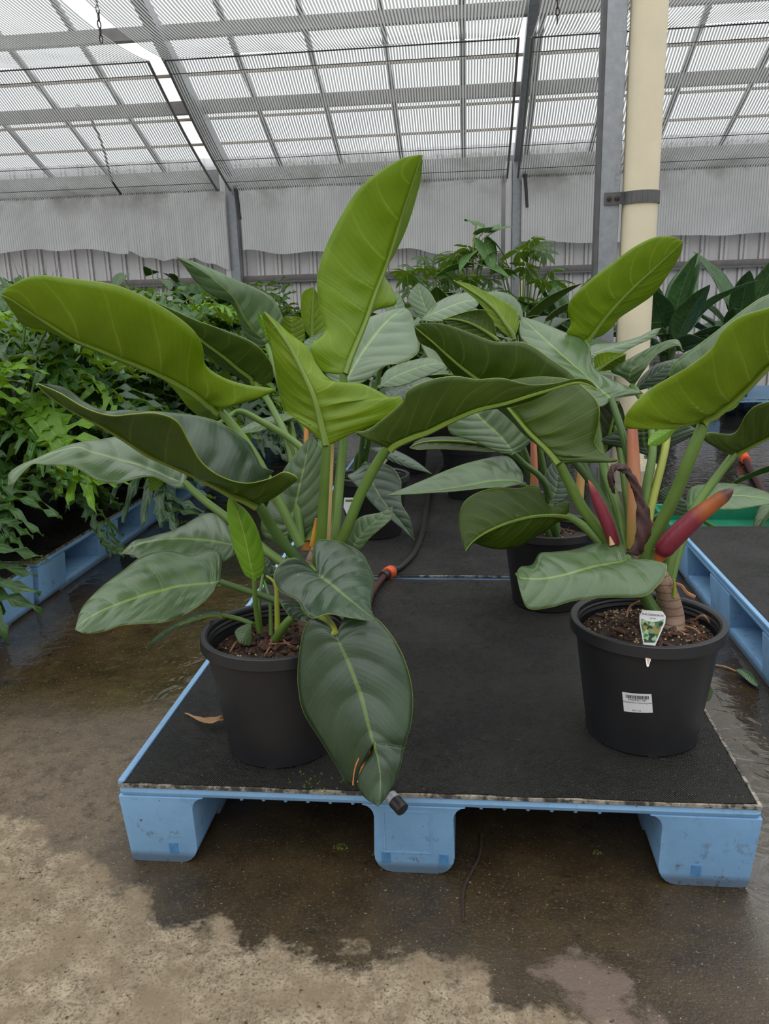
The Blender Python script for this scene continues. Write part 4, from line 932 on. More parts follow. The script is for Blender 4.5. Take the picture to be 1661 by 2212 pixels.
stalk('trunk', [Vector((CB[0]+.05, CB[1]+.0, PZ0+.205)), PY(1452, 1335, 1.53), PY(1443, 1290, 1.53), PY(1432, 1262, 1.53), PY(1400, 1215, 1.54), PY(1375, 1195, 1.54)], 0, 0, 'trunk', B, 14, prof=[(0, .021), (.15, .024), (.3, .023), (.5, .02), (1, .02)])
stalk('bud', [PY(1327, 1175, 1.5), PY(1312, 1130, 1.5), PY(1292, 1085, 1.5), PY(1271, 1037, 1.5)], 0, 0, 'red', B, 12, True, [(0, .011), (.35, .0128), (.65, .011), (.9, .0045), (1, .0006)])
stalk('bud', [PY(1415, 1165, 1.53), PY(1405, 1138, 1.53), PY(1388, 1109, 1.53)], 0, 0, 'red', B, 10, True, [(0, .012), (.5, .011), (1, .0006)])
stalk('spathe', [PY(1420, 1215, 1.49), PY(1432, 1190, 1.485), PY(1452, 1165, 1.48), PY(1500, 1120, 1.47), PY(1545, 1085, 1.46), PY(1584, 1056, 1.45)], 0, 0, 'redlong', B, 14, True, [(0, .007), (.13, .011), (.22, .0185), (.42, .0195), (.6, .017), (.78, .0135), (.88, .0125), (.96, .006), (1, .0006)])
stalk('sheath', [PY(1424, 1190, 1.5), PY(1435, 1165, 1.5), PY(1447, 1143, 1.5)], .011, .003, 'pink', B, 8, True)
stalk('sheath', [PY(1368, 1185, 1.56), PY(1370, 1060, 1.58), PY(1366, 918, 1.62)], 0, 0, 'pink', B, 12, True, [(0, .0145), (.6, .0135), (.9, .0105), (1, .009)])
stalk('sheath', [PY(1322, 1176, 1.49), PY(1317, 1158, 1.49)], .006, .001, 'tan', B, 8, True)
stalk('shoot', [PY(1456, 1290, 1.51), PY(1457, 1265, 1.51), PY(1455, 1250, 1.51)], .0045, .0015, 'petiole_y', B, 8)
def ribbon(name, rows, mat, parent, curl=.012):
    """dried twisted leaf: rows of (left px, right px, depth)."""
    L = crom([tuple(PY(*r[0], r[2])) for r in rows], 5); R = crom([tuple(PY(*r[1], r[2]+.02)) for r in rows], 5); vs = []; fs = []; n = len(L); c = 7
    for i in range(n):
        for j in range(c):
            t = j/(c-1); p = L[i]*(1-t)+R[i]*t; p = p+np.array((0, -curl*math.sin(math.pi*t)+.004*math.sin(9*t+i*.9), .002*math.sin(i*1.7+j))); vs.append(p)
    for i in range(n-1):
        for j in range(c-1): a = i*c+j; fs.append((a, a+1, a+c+1, a+c))
    o = mesh(name, vs, fs, mat, parent); s = o.modifiers.new('t', 'SOLIDIFY'); s.thickness = .0016; return o
ribbon('dried_leaf', [((1352, 1196), (1388, 1196), 1.46), ((1368, 1175), (1393, 1180), 1.46), ((1374, 1150), (1406, 1150), 1.46), ((1374, 1115), (1404, 1105), 1.465), ((1374, 1085), (1392, 1080), 1.47), ((1362, 1050), (1382, 1045), 1.47), ((1350, 1025), (1362, 1015), 1.465),
    ((1338, 1018), (1350, 1002), 1.46), ((1328, 1015), (1326, 1002), 1.455), ((1326, 1030), (1313, 1018), 1.45), ((1328, 1050), (1314, 1045), 1.45), ((1327, 1064), (1322, 1062), 1.45)], M['brownleaf'], B)
for pts in ([(1392, 1295, .26), (1362, 1310, .235), (1352, 1340, .215), (1345, 1362, .212)], [(1440, 1350, .215), (1475, 1352, .222), (1505, 1362, .224), (1520, 1385, .213)], [(1446, 1352, .215), (1470, 1365, .221), (1500, 1378, .214)], [(1500, 1340, .215), (1520, 1330, .235), (1538, 1352, .215)], [(1380, 1375, .213), (1350, 1372, .216), (1330, 1385, .212)]):
    q = [PZ(x, y, PZ0+z) for x, y, z in pts]; stalk('root', q, .0032, .002, 'root', B, 6)
stalk('root', [PY(1447, 1258, 1.53), PY(1470, 1265, 1.53), PY(1482, 1280, 1.53), PY(1500, 1290, 1.53)], .0035, .0045, 'root', B, 6)
stalk('root', [PY(1385, 1280, 1.5), PY(1398, 1300, 1.5), PY(1402, 1310, 1.5)], .005, .004, 'root', B, 6)

# ---- writing: text as thin mesh
def text_mesh(s, size, align='CENTER'):
    cu = bpy.data.curves.new('t', 'FONT'); cu.body = s; cu.size = size; cu.align_x = align; cu.align_y = 'CENTER'; cu.resolution_u = 2
    ob = bpy.data.objects.new('t', cu); COL.objects.link(ob); dg = bpy.context.evaluated_depsgraph_get(); me = bpy.data.meshes.new_from_object(ob.evaluated_get(dg))
    vs = [tuple(v.co) for v in me.vertices]; fs = [tuple(p.vertices) for p in me.polygons]
    bpy.data.objects.remove(ob); bpy.data.meshes.remove(me); return vs, fs
# barcode sticker wrapped on the right pot
s1, s2 = PY(1343, 1493, 1.39), PY(1411, 1539, 1.39)
def pot_surface(a, z, off):
    t = (z-.02)/(POT_H-.03-.02); r = POT_B+.001+(POT_R-.012-POT_B-.001)*t+off
    return (CB[0]+r*math.cos(a), CB[1]+r*math.sin(a), PZ0+z)
def proj_pot(px, py):
    r = ray(px, py); o = Vector((0, 0, CH)); lo, hi = 1.0, 2.5
    f = lambda t: (lambda p: math.hypot(p.x-CB[0], p.y-CB[1]) - (POT_B+.001+(POT_R-.013-POT_B)*((p.z-PZ0-.02)/(POT_H-.05))))(o+r*t)
    t = 1.0
    while f(t) > 0 and t < 3: t += .0005
    p = o+r*t; return math.atan2(p.y-CB[1], p.x-CB[0]), p.z-PZ0
aTL, zTL = proj_pot(1344, 1494); aTR, zTR = proj_pot(1407, 1499); aBL, zBL = proj_pot(1348, 1536); aBR, zBR = proj_pot(1410, 1539)
def stk(u, v, off):   # u 0..1 left-right, v 0..1 bottom-top
    a = (aBL*(1-u)+aBR*u)*(1-v)+(aTL*(1-u)+aTR*u)*v; z = (zBL*(1-u)+zBR*u)*(1-v)+(zTL*(1-u)+zTR*u)*v
    return pot_surface(a, z, off)
vs = [stk(i/8, j/6, .0006) for j in range(7) for i in range(9)]; fs = [(j*9+i, j*9+i+1, j*9+i+10, j*9+i+9) for j in range(6) for i in range(8)]
st = mesh('sticker', vs, fs, M['white_tag'], potB); st['label'] = 'white barcode sticker'
def st_text(s, u, v, size):
    tv, tf = text_mesh(s, size); mesh('print', [stk(u+x, v+y*1.35, .001) for x, y, _ in tv], tf, M['ink'], st, False)
bars = MB(); g = random.Random(4); u = .12
while u < .92:
    w = g.choice((.012, .012, .02, .03)); q = [stk(u, .72, .001), stk(u+w, .72, .001), stk(u+w, .9, .001), stk(u, .9, .001)]; bars.add(q, [(0, 1, 2, 3)]); u += w+g.choice((.01, .016, .022))
bars.build('barcode', M['ink'], st)
st_text('PHIIGP25-1187', .5, .65, .1); st_text('Philodendron imperial green', .5, .52, .085); st_text('BAY 116', .45, .1, .085)
# plant tag through the slot under the rim
tg = empty('plant_tag', PY(1408, 1370, 1.375), 'white pointed plant tag with leaf picture in the right pot', 'plant tag')
def tgp(px, py, off=0.0):   # tag plane leans: top inside the pot, point outside under the rim
    Y = float(np.interp(py, [1317, 1395, 1440], [1.392, 1.378, 1.352]))-off; return PY(px, py, Y)
outl = [(1388, 1317), (1431, 1321), (1438, 1331), (1437, 1346), (1416, 1393), (1409, 1415), (1401, 1440), (1397, 1440), (1393, 1415), (1390, 1393), (1381, 1345), (1381, 1331)]
def fan(poly, off, mat, nm, parent, cent=None):
    c = cent or (sum(p[0] for p in poly)/len(poly), sum(p[1] for p in poly)/len(poly))
    v = [tgp(*c, off)]+[tgp(x, y, off) for x, y in poly]; n = len(poly)
    return mesh(nm, v, [(0, i+1, (i+1) % n+1) for i in range(n)], mat, parent, False)
cardm = MB(); front = [tgp(x, y) for x, y in outl]; back = [tgp(x, y, -.0008) for x, y in outl]; n = len(outl)
rows_t = [(1388, 1431, 1317.5), (1381, 1438, 1331), (1381.5, 1437, 1346), (1390, 1416, 1393), (1393, 1409, 1415), (1397, 1401, 1440)]
cv = []
for l, r, y in rows_t:
    cv += [tgp(l, y), tgp(r, y+(3 if y < 1330 else 0)), tgp(r, y+(3 if y < 1330 else 0), -.0008), tgp(l, y, -.0008)]
cf = [(0, 1, 2, 3)]
for i in range(len(rows_t)-1):
    a = 4*i
    cf += [(a, a+4, a+5, a+1), (a+1, a+5, a+6, a+2), (a+2, a+6, a+7, a+3), (a+3, a+7, a+4, a)]
card = mesh('card', cv, cf, M['white_tag'], tg, False)
kk = NT('printed_leaf_picture'); v = kk.n('TexVoronoi', {'Vector': kk.obj(), 'Scale': 170}).outputs['Color']; sp = kk.n('SeparateColor', {0: v})
cc = kk.mix(kk.ramp(sp.outputs[0], .3, .5), srgb(60, 120, 56), srgb(150, 190, 150)); cc = kk.mix(kk.ramp(sp.outputs[1], .62, .7), cc, srgb(40, 56, 44)); cc = kk.mix(kk.ramp(sp.outputs[2], .75, .8), cc, srgb(150, 130, 70))
M['picture'] = kk.done(kk.pbr(cc, .4))
fan([(1385, 1336), (1395, 1341), (1410, 1343.5), (1424, 1342), (1434, 1337), (1433, 1346), (1415, 1388), (1392, 1388), (1384.5, 1348)], .0006, M['picture'], 'picture', tg)
M['tan_print'] = plain('tan_print', (196, 160, 112), .5, var=.1)
fan([(1395, 1416), (1407, 1416), (1400, 1436)], .0006, M['tan_print'], 'point_print', tg)
for s, cx_, cy_, sz in (('PHILODENDRON', 1410, 1328.5, 6.0), ('species', 1410, 1335.5, 4.6)):
    tv, tf = text_mesh(s, sz)
    mesh('print', [tgp(cx_+x, cy_-y+x*.09, .0009) for x, y, _ in tv], tf, M['ink'], tg, False)

# ------------------------------------------------------------------ background plants: leaf shapes (local: base at origin, along +Y, upper side +Z)
def lobed_leaf(seed, mat, nl=10):
    g = random.Random(seed); vs = []; fs = []; uv = []
    def z_of(y): return -.38*y*y + .05*math.sin(y*5)
    def strip(pts, ws, side, n0):
        b = len(vs)
        for i, (p, w) in enumerate(zip(pts, ws)):
            d = (pts[min(i+1, len(pts)-1)]-pts[max(i-1, 0)]).normalized(); s = Vector((-d.y, d.x, 0)); wob = .034*math.sin(i*2.2+n0)
            for q, uu in ((-1, .02), (0, .5), (1, .98)):
                vs.append(tuple(p + s*(w*q*(1+.16*math.sin(i*2.3+q+n0))) + Vector((0, 0, wob*q+(.0 if q == 0 else .012))))); uv.append((uu, i/(len(pts)-1)))
        for i in range(len(pts)-1):
            a = b+3*i; fs.append((a, a+1, a+4, a+3)); fs.append((a+1, a+2, a+5, a+4))
    mid = [Vector((0, y, z_of(y))) for y in [i/9 for i in range(10)]]
    strip(mid, [.04, .12, .14, .13, .12, .11, .1, .08, .055, .004], 0, 0)
    for side in (-1, 1):
        for i in range(nl):
            y = -.02+.84*i/(nl-1); ln = (.24+.3*math.sin(math.pi*(i+1.2)/(nl+1)))*g.uniform(.85, 1.15); ang = math.radians(-42+i*104/(nl-1)+g.uniform(-6, 6))
            p = Vector((0, max(y, .02), z_of(max(y, .02)))); d = Vector((side*math.cos(ang), math.sin(ang), 0)); pts = []; curve = g.uniform(.1, .45)
            for t in (0, .12, .25, .38, .52, .66, .8, .92, 1):
                q = p + d*(ln*t) + Vector((0, .1*t*t, -curve*ln*t*t + .03*math.sin(6*t+i))); pts.append(q)
            strip(pts, [.06, .05, .054, .042, .048, .032, .034, .014, .002], side, i*1.3+side)
    me = bpy.data.meshes.new('lobed_leaf'); me.from_pydata(vs, [], fs); ul = me.uv_layers.new(name='UVMap')
    for l in me.loops: ul.data[l.index].uv = uv[l.vertex_index]
    me.materials.append(mat); me.shade_smooth(); return me
def blade(seed, mat, width=.26, fold=.18, droop=.35, heart=.0, wave=.02, nv=9, tipsharp=1.0, k=2, kc=4):
    ys = np.linspace(0, 1, 10); prof = np.sin(math.pi*np.clip(ys, 0, 1)**.72)**.8*width*(1-.12*ys)
    prof[0] = 0; prof[-1] = 0
    if heart:
        Mi = [(0, 0, 0), (0, .015, 0), (0, .03, 0), (0, .06, 0)]; E = [(0, 0), (width*.45, -heart*.8), (width*.85, -heart*.55), (width*1.02, .03)]
        for y in np.linspace(.15, 1, 7): Mi.append((0, y, 0)); E.append((width*1.05*(1-((y-.1)/.9)**1.8)**.85 if y < 1 else 0, y))
    else:
        Mi = [(0, y, 0) for y in ys]; E = [(p, y) for p, y in zip(prof, ys)]
    zf = lambda y: -droop*max(y, 0)**2
    Mi = np.array([(m[0], m[1], zf(m[1])) for m in Mi]); L = np.array([(-e[0], e[1], zf(e[1])+fold*e[0]) for e in E]); R = np.array([(e[0], e[1], zf(e[1])+fold*e[0]) for e in E])
    return leaf_geo(Mi, L, R, False, (.06, .06), k, kc, nv, .02, seed, wave, .004)
def blade_mesh(name, seed, mats, **kw):
    v, f, uv, mi, _, _ = blade(seed, None, **kw); me = bpy.data.meshes.new(name); me.from_pydata(v.tolist(), [], f); me.polygons.foreach_set('material_index', mi)
    for m in mats: me.materials.append(m)
    ul = me.uv_layers.new(name='UVMap'); li = np.zeros(len(me.loops), dtype=np.int32); me.loops.foreach_get('vertex_index', li); ul.data.foreach_set('uv', uv[li].astype(np.float32).ravel()); me.shade_smooth(); return me
def palm_leaf(seed, mat):
    """umbrella leaf: seven leaflets round the stalk end."""
    g = random.Random(seed); vs = []; fs = []; uv = []
    for i in range(8):
        a = 2*math.pi*i/8+g.uniform(-.12, .12); ln = g.uniform(.8, 1.05); d = Vector((math.cos(a), math.sin(a), 0)); s = Vector((-d.y, d.x, 0)); b = len(vs); dr = g.uniform(.25, .6)
        for t, w in ((.12, .02), (.3, .11), (.55, .17), (.8, .13), (1, .004)):
            p = d*(ln*t)+Vector((0, 0, -dr*ln*t*t))
            for q, uu in ((-1, .02), (0, .5), (1, .98)): vs.append(tuple(p+s*(w*q)+Vector((0, 0, .03*abs(q))))); uv.append((uu, t))
        for j in range(4):
            x = b+3*j; fs.append((x, x+1, x+4, x+3)); fs.append((x+1, x+2, x+5, x+4))
    me = bpy.data.meshes.new('umbrella_leaf'); me.from_pydata(vs, [], fs); ul = me.uv_layers.new(name='UVMap')
    for l in me.loops: ul.data[l.index].uv = uv[l.vertex_index]
    me.materials.append(mat); me.shade_smooth(); return me
def petiole_mesh(pts, r0, r1, mat):
    p = crom([tuple(q) for q in pts], 3); n = len(p); b = MB().tube(p, [r0+(r1-r0)*i/(n-1) for i in range(n)], 5)
    me = bpy.data.meshes.new('petiole'); me.from_pydata(b.v, [], b.f); me.materials.append(mat); me.shade_smooth(); return me
def put(name, me, parent, loc=(0, 0, 0), mat=None, scale=1.0):
    o = bpy.data.objects.new(name, me); COL.objects.link(o); o.parent = parent; o.location = loc
    if mat is not None: o.rotation_mode = 'QUATERNION'; o.rotation_quaternion = mat.to_quaternion()
    o.scale = (scale,)*3; TREE.setdefault(parent.name, []).append(o); return o
def orient(az, pitch, roll):
    """leaf axis +Y turned to azimuth az, tilted up by pitch, rolled."""
    return Matrix.Rotation(az-math.pi/2, 3, 'Z') @ Matrix.Rotation(pitch, 3, 'X') @ Matrix.Rotation(roll, 3, 'Y')
SMALL_POT = None
def small_pot(e, r=.11, h=.2):
    global SMALL_POT
    if SMALL_POT is None:
        b = MB().lathe([(0, 0), (.08, 0), (.104, .19), (.11, .19), (.112, .21), (.104, .21), (.1, .17), (0, .17)], (0, 0, 0), 24)
        me = bpy.data.meshes.new('pot'); me.from_pydata(b.v, [], b.f); me.materials.append(M['pot_far']); me.shade_smooth(); me.set_sharp_from_angle(angle=.7); SMALL_POT = me
    return put('pot', SMALL_POT, e)
def rosette(name, leaves, n, seed, hr, rr, lr, pmat, pitch=(-.7, .1), z0=.17, roll=.5, pr=(.006, .004), label='', cat='potted plant', group=None, bow=.5, pot=True, scale_pot=1.0):
    g = random.Random(seed); e = empty(name, (0, 0, 0), label, cat, group)
    if pot: p = small_pot(e); p.scale = (scale_pot,)*3
    for i in range(n):
        az = i*2.39996+g.uniform(-.3, .3); f = (i+.5)/n; h = hr[0]+(hr[1]-hr[0])*f*g.uniform(.85, 1.1); r = rr[1]+(rr[0]-rr[1])*f*g.uniform(.7, 1.2)
        d = Vector((math.cos(az), math.sin(az), 0)); a = d*.02+Vector((0, 0, z0)); b = d*r+Vector((0, 0, h)); m = a.lerp(b, .5)+Vector((0, 0, bow*.18))-d*(r*.12)
        put('petiole', petiole_mesh([a, m, b], pr[0], pr[1], pmat), e)
        put('leaf', leaves[g.randrange(len(leaves))], e, b, orient(az+g.uniform(-.35, .35), pitch[0]+(pitch[1]-pitch[0])*f+g.uniform(-.25, .25), g.uniform(-roll, roll)), g.uniform(*lr))
    return e
def place(proto, spots, kscale=1.0, state={}):
    """first spot moves the plant itself, the rest are copies with their own label."""
    for i, (x, y, z, rzv, sc, lab) in enumerate(spots):
        sc *= kscale
        o = proto if (i == 0 and not state.get(proto.name)) else copy_tree(proto)
        state[proto.name] = True
        o.location = (x, y, z); o.rotation_euler = (0, 0, rzv); o.scale = (sc,)*3
        o['label'] = lab
# split-leaf philodendrons of the left row
lv = [lobed_leaf(s, G_lob) for s in (1, 2, 3)] + [lobed_leaf(4, G_lobd), lobed_leaf(5, G_lobd)]
lvd = [lobed_leaf(s, G_lobd) for s in (6, 7)] + [lobed_leaf(8, G_lob)]
lvy = [lobed_leaf(s, G_loby) for s in (9, 10)]
GL = 'split-leaf philodendrons on the left row of pallets'
pl1 = rosette('split_leaf_philodendron', lv, 19, 11, (.26, .66), (.1, .32), (.27, .38), M['petiole'], label='x', group=GL)
pl2 = rosette('split_leaf_philodendron', lvd, 18, 12, (.24, .6), (.12, .34), (.28, .38), M['petiole_d'], label='x', group=GL)
pl3 = rosette('split_leaf_philodendron', lvy+lv[:1], 15, 13, (.35, .72), (.08, .26), (.25, .34), M['petiole'], label='x', group=GL)
zt = PH+.005; common = 'split-leaf philodendron among the crowd on the left pallets'; commond = 'dark split-leaf philodendron among the crowd on the left pallets'
place(pl1, [(-1.82, 2.76, zt, 0, .68, 'split-leaf philodendron overhanging the aisle at the mossy pallet'), (-1.9, 4.0, zt, 1.1, 1.0, 'split-leaf philodendron at the aisle behind the pale drooping leaf'),
    (-2.3, 3.6, zt, 2.3, 1.05, common), (-2.45, 4.5, zt, 3.0, 1.05, common), (-1.85, 5.2, zt, 4.0, 1.05, common), (-2.5, 5.5, zt, 5.0, 1.1, common), (-2.0, 6.4, zt, .6, 1.1, common), (-3.0, 5.0, zt, 2.0, 1.15, common), (-3.2, 6.2, zt, 3.3, 1.15, common), (-2.6, 6.9, zt, 1.9, 1.15, common), (-3.9, 6.6, zt, 4.4, 1.15, common), (-1.75, 7.0, zt, 2.7, 1.1, common)], 1.32)
place(pl2, [(-1.85, 3.42, zt, .7, 1.0, 'dark split-leaf philodendron with drooping leaves at the left row edge'), (-2.35, 2.95, zt, 1.9, 1.05, commond), (-1.8, 4.55, zt, 2.8, 1.0, commond), (-2.5, 3.95, zt, 3.9, 1.1, commond), (-2.2, 5.0, zt, 5.1, 1.05, commond), (-1.8, 5.8, zt, .4, 1.05, commond), (-2.9, 4.3, zt, 1.5, 1.15, commond), (-3.4, 5.5, zt, 2.6, 1.15, commond), (-2.3, 6.1, zt, 3.7, 1.1, commond), (-3.3, 7.0, zt, 4.8, 1.15, commond),
    (-2.0, 2.12, zt, 5.6, .9, 'split-leaf philodendron cut by the left photo edge, nearest the camera')], 1.3)
place(pl3, [(-1.84, 3.08, zt, .9, 1.0, 'lime split-leaf philodendron at the left photo edge'), (-1.75, 4.9, zt, 2.2, 1.0, 'bright green split-leaf philodendron behind the left plant'), (-3.7, 5.9, zt, 1.2, 1.1, 'lime split-leaf philodendron far back at left')], 1.3)
def crowd_labels():
    ordw = ('first', 'second', 'third', 'fourth', 'fifth', 'sixth', 'seventh', 'eighth', 'ninth', 'tenth', 'eleventh', 'twelfth')
    rows = {}
    for o in COL.objects:
        if o.get('label') in (common, commond):
            kind = 'dark' if o['label'] == commond else 'green'
            band = 'beside the left aisle' if o.location.x > -2.02 else 'one row in from the left aisle' if o.location.x > -2.7 else 'in the rows furthest from the left aisle'
            rows.setdefault((kind, band), []).append(o)
    for (kind, band), os_ in rows.items():
        for i, o in enumerate(sorted(os_, key=lambda q: q.location.y)):
            o['label'] = '%s split-leaf philodendron, %s from front, %s' % (kind, ordw[i], band)
crowd_labels()
# spiky grass plant against the wall
e = empty('spiky_grass_plant', PY(78, 600, 7.6), 'spiky grass-like plant showing above the leaves at far left', 'potted plant'); e.location.z = PH; small_pot(e)
for i in range(14):
    a_ = i*2.4; t_ = .12+.1*(i % 3)
    put('blade', petiole_mesh([(0, 0, .17), (t_*.4*math.cos(a_), t_*.4*math.sin(a_), .8), (t_*math.cos(a_), t_*math.sin(a_), 1.2+.06*(i % 4))], .012, .001, M['petiole_d']), e)
# bird's-nest of broad pleated leaves at the right back
bl = [blade_mesh('broad_leaf', 20+s, (G_bro, G_bro), width=.17, fold=.3, droop=.3, wave=.05, nv=13) for s in range(3)]
GB = 'broad-leaved plants by the back wall'
pb = rosette('broad_leaved_plant', bl, 20, 21, (.3, .55), (.05, .14), (.42, .62), M['petiole_d'], pitch=(.25, 1.35), z0=.17, roll=.4, label='x', group=GB, pr=(.008, .006))
q = [(PY(x, 700, Y), lab, r, s) for x, Y, lab, r, s in ((1225, 6.9, 'dark broad-leaved plant by the wall left of the post', .3, 1.0), (1445, 7.0, 'dark broad-leaved plant by the wall right of the cream pipe', 2.0, 1.1), (1600, 7.3, 'dark broad-leaved plant by the wall at the right photo edge', 3.6, 1.1))]
place(pb, [(p.x, p.y, PH, r, s, lab) for p, lab, r, s in q], 1.12)
# umbrella plants and an arrow-leaved climber in the middle back
um = [palm_leaf(s, G_sch) for s in (1, 2, 3)]
pu = rosette('umbrella_plant', um, 34, 31, (.35, .98), (.08, .3), (.09, .14), M['petiole'], pitch=(-.2, .5), label='x', group='umbrella plants', pr=(.006, .003), z0=.17, bow=.2)
q = [(900, 6.7, .95, 'umbrella plant left of the arrow-leaved climber'), (1000, 6.6, 1.05, 'umbrella plant under the arrow-leaved climber'), (1130, 6.8, 1.1, 'umbrella plant in front of the thin cream pipe'), (950, 7.2, 1.05, 'umbrella plant by the wall behind the middle row')]
place(pu, [(PY(x, 640, Y).x, Y, PH, i*1.3, s, lab) for i, (x, Y, s, lab) in enumerate(q)], 1.22)
al = [blade_mesh('arrow_leaf', 40+s, (G_syn, G_syn), width=.34, heart=.3, droop=.3, fold=.1) for s in range(2)]
e = empty('arrow_leaved_climber', PY(1022, 560, 6.5), 'pale arrow-leaved climber rising above the umbrella plants', 'potted plant'); e.location.z = PH
small_pot(e)
st0 = petiole_mesh([(0, 0, .17), (.01, 0, .7), (0, 0, 1.2), (.02, 0, 1.42)], .012, .007, M['petiole_y']); put('stem', st0, e)
for px, py, az, pt, s in ((1030, 485, 2.0, .5, .2), (1045, 500, -1.2, .3, .25), (1062, 520, .2, -.7, .24), (1068, 500, .1, .4, .2), (1045, 525, -.9, -.9, .24), (1020, 545, -2.2, -.4, .22), (1008, 575, 3.0, 0, .25), (1040, 570, -.4, -.2, .25)):
    p = PY(px, py, 6.5)-e.location; put('petiole', petiole_mesh([(0, 0, p.z-.12), p*.5+Vector((0, 0, p.z*.5-.05)), p], .005, .004, M['petiole_y']), e); put('leaf', al[px % 2], e, p, orient(az, pt, .2), s)
e = empty('heart_leaved_plant', PY(335, 600, 7.0), 'leafy heart-leaved plant standing above the split-leaf crowd at left', 'potted plant'); e.location.z = PH; small_pot(e)
hl = [blade_mesh('heart_leaf', 50+s, (L_top2, L_un2), width=.42, heart=.2, droop=.35, fold=.1) for s in range(2)]; g = random.Random(9)
for i in range(26):
    az = i*2.4; hh = g.uniform(.75, 1.22); rr = g.uniform(.05, .38); p = Vector((rr*math.cos(az), rr*math.sin(az), hh))
    put('petiole', petiole_mesh([(0, 0, .17), (p.x*.3, p.y*.3, hh*.6), p], .006, .004, M['petiole']), e); put('leaf', hl[i % 2], e, p, orient(az, g.uniform(-.6, .3), g.uniform(-.4, .4)), g.uniform(.14, .22))
# ------------------------------------------------------------------ more philodendrons on the pallets behind
GC = 'large philodendrons on the pallets behind'
def back_phil(c, lab, scale=.95):
    e = empty('potted_philodendron', (c[0], c[1], PZ0), lab, 'potted plant', GC); make_pot(e, c, PZ0, M['pot_far'], scale, 32, False); soil_into(e, c, PZ0+.2*scale, .125*scale, 8, chips=30, beads=40); return e
C = back_phil((.235, 2.235), 'philodendron in the pot just behind the right plant')
hero(C, '1130,1045 1120,1040|1128,1020|1115,1048 1100,1038|1103,990|1090,1052 1060,1040|1075,985|1050,1054 1010,1050|1010,1000|1000,1059 960,1057|950,1022|950,1063 900,1063|890,1047|890,1067 835,1070', 2.1, 1.95, .08, -.06, 'Lt', 'f', seed=61, key='C1')
hero(C, '1108,978 1104,972|1085,980|1125,975 1095,960|1055,968|1150,945 1075,938|1020,952|1145,905 1050,915|975,938|1120,870 1030,895|965,905|1090,860 1010,870|970,880|1050,850 1000,850', 2.1, 2.2, .0, 0, 'Lt', 'f', seed=62, key='C2')
hero(C, '1090,975 1050,965|1060,948|1050,976 1000,958|1000,946|1000,973 950,955|945,944|945,970 910,958|905,950|905,972 885,968', 2.25, 2.2, .08, -.05, 'Lu', 'd', seed=63, key='C3')
hero(C, '930,692 925,680|905,685|945,668 915,655|882,650|935,640 906,625|890,625|920,622 904,611', 2.35, 2.4, 0, 0, 'Lt', 'f', seed=64, key='C4')
hero(C, '908,692 930,680|935,660|940,695 965,665|975,638|975,690 1000,652|1010,632|1005,675 1025,648|1028,640|1030,662 1036,648', 2.3, 2.3, .08, -.05, 'Lt', 'f', seed=65, key='C5')
hero(C, '1075,735 1055,720|1065,690|1030,735 1020,700|1050,670|985,715 985,690|1010,672|965,700 955,690', 2.25, 2.25, .0, 0, 'Lu', 'o', seed=66, key='C6')
hero(C, '1130,690 1110,670|1125,660|1100,685 1080,650|1100,635|1065,665 1050,640|1060,630|1040,650 1030,645', 2.3, 2.3, .03, 0, 'Lt', 'f', seed=67, key='C7')
hero(C, '1435,1110 1450,1090|1430,1085|1475,1112 1450,1070|1425,1062|1482,1085 1440,1052', 2.0, 2.0, 0, 0, 'Lt', 'd', seed=68, key='C8')
hero(C, '1190,1090 1200,1060|1170,1050|1225,1075 1205,1020|1185,1010|1230,1030 1210,985', 2.15, 2.2, 0, 0, 'Lt', 'd', seed=69, key='C9')
for kx, pts in (('C1', [(1195, 1180, 2.2), (1160, 1090, 2.15)]), ('C2', [(1205, 1170, 2.2), (1180, 1050, 2.15), (1130, 1000, 2.12)]), ('C3', [(1195, 1180, 2.22), (1140, 1020, 2.25)]), ('C4', [(1195, 1170, 2.25), (1100, 900, 2.3)]), ('C5', [(1195, 1170, 2.25), (1080, 880, 2.3)]), ('C6', [(1200, 1170, 2.25), (1150, 900, 2.25)]), ('C7', [(1205, 1170, 2.27), (1180, 850, 2.3)]), ('C9', [(1195, 1180, 2.22)]), ('C8', [(1215, 1180, 2.2), (1380, 1130, 2.05)])):
    pet(C, kx, pts, .01, .007, 'petiole_d')
stalk('sheath', [PY(1148, 1170, 2.2), PY(1154, 1050, 2.22), PY(1152, 950, 2.24)], .016, .008, 'pink', C, 8, True)
stalk('sheath', [PY(1250, 1080, 2.2), PY(1257, 1000, 2.22), PY(1255, 985, 2.22)], .014, .006, 'pink', C, 8, True)
stalk('stem', [Vector((.235, 2.235, PZ0+.18)), PY(1198, 1170, 2.235)], .03, .025, 'trunk', C, 10)
D = back_phil((-.36, 2.95), 'philodendron in the pot just behind the left plant, with white tag')
hero(D, '790,1000 795,1015|765,1020|840,1005 805,1045|752,1030|865,1035 825,1080|780,1060|866,1065 850,1110|815,1100|868,1090 875,1140|860,1135|885,1120 895,1166', 2.8, 2.68, 0, 0, 'Lt', 'd', seed=71, key='D1')
hero(D, '794,967 830,980|840,968|825,987 880,1002|890,990|875,1008 933,1023', 2.8, 2.7, .03, 0, 'Lt', 'd', seed=72, key='D2')
hero(D, '820,835 850,815|835,800|860,835 900,795|890,778|905,820 940,785|935,773|950,800 967,790', 2.6, 2.6, .06, -.04, 'Lt', 'f', seed=73, key='D3')
hero(D, '835,870 855,850|830,845|870,865 885,835|865,822|905,850 925,825|915,815|940,838 955,822', 2.7, 2.7, .06, -.04, 'Lt', 'd', seed=74, key='D4')
hero(D, '850,690 852,680|835,675|870,680 856,655|838,650|874,660 858,625', 2.7, 2.75, 0, 0, 'Lt', 'f', seed=75, key='D5')
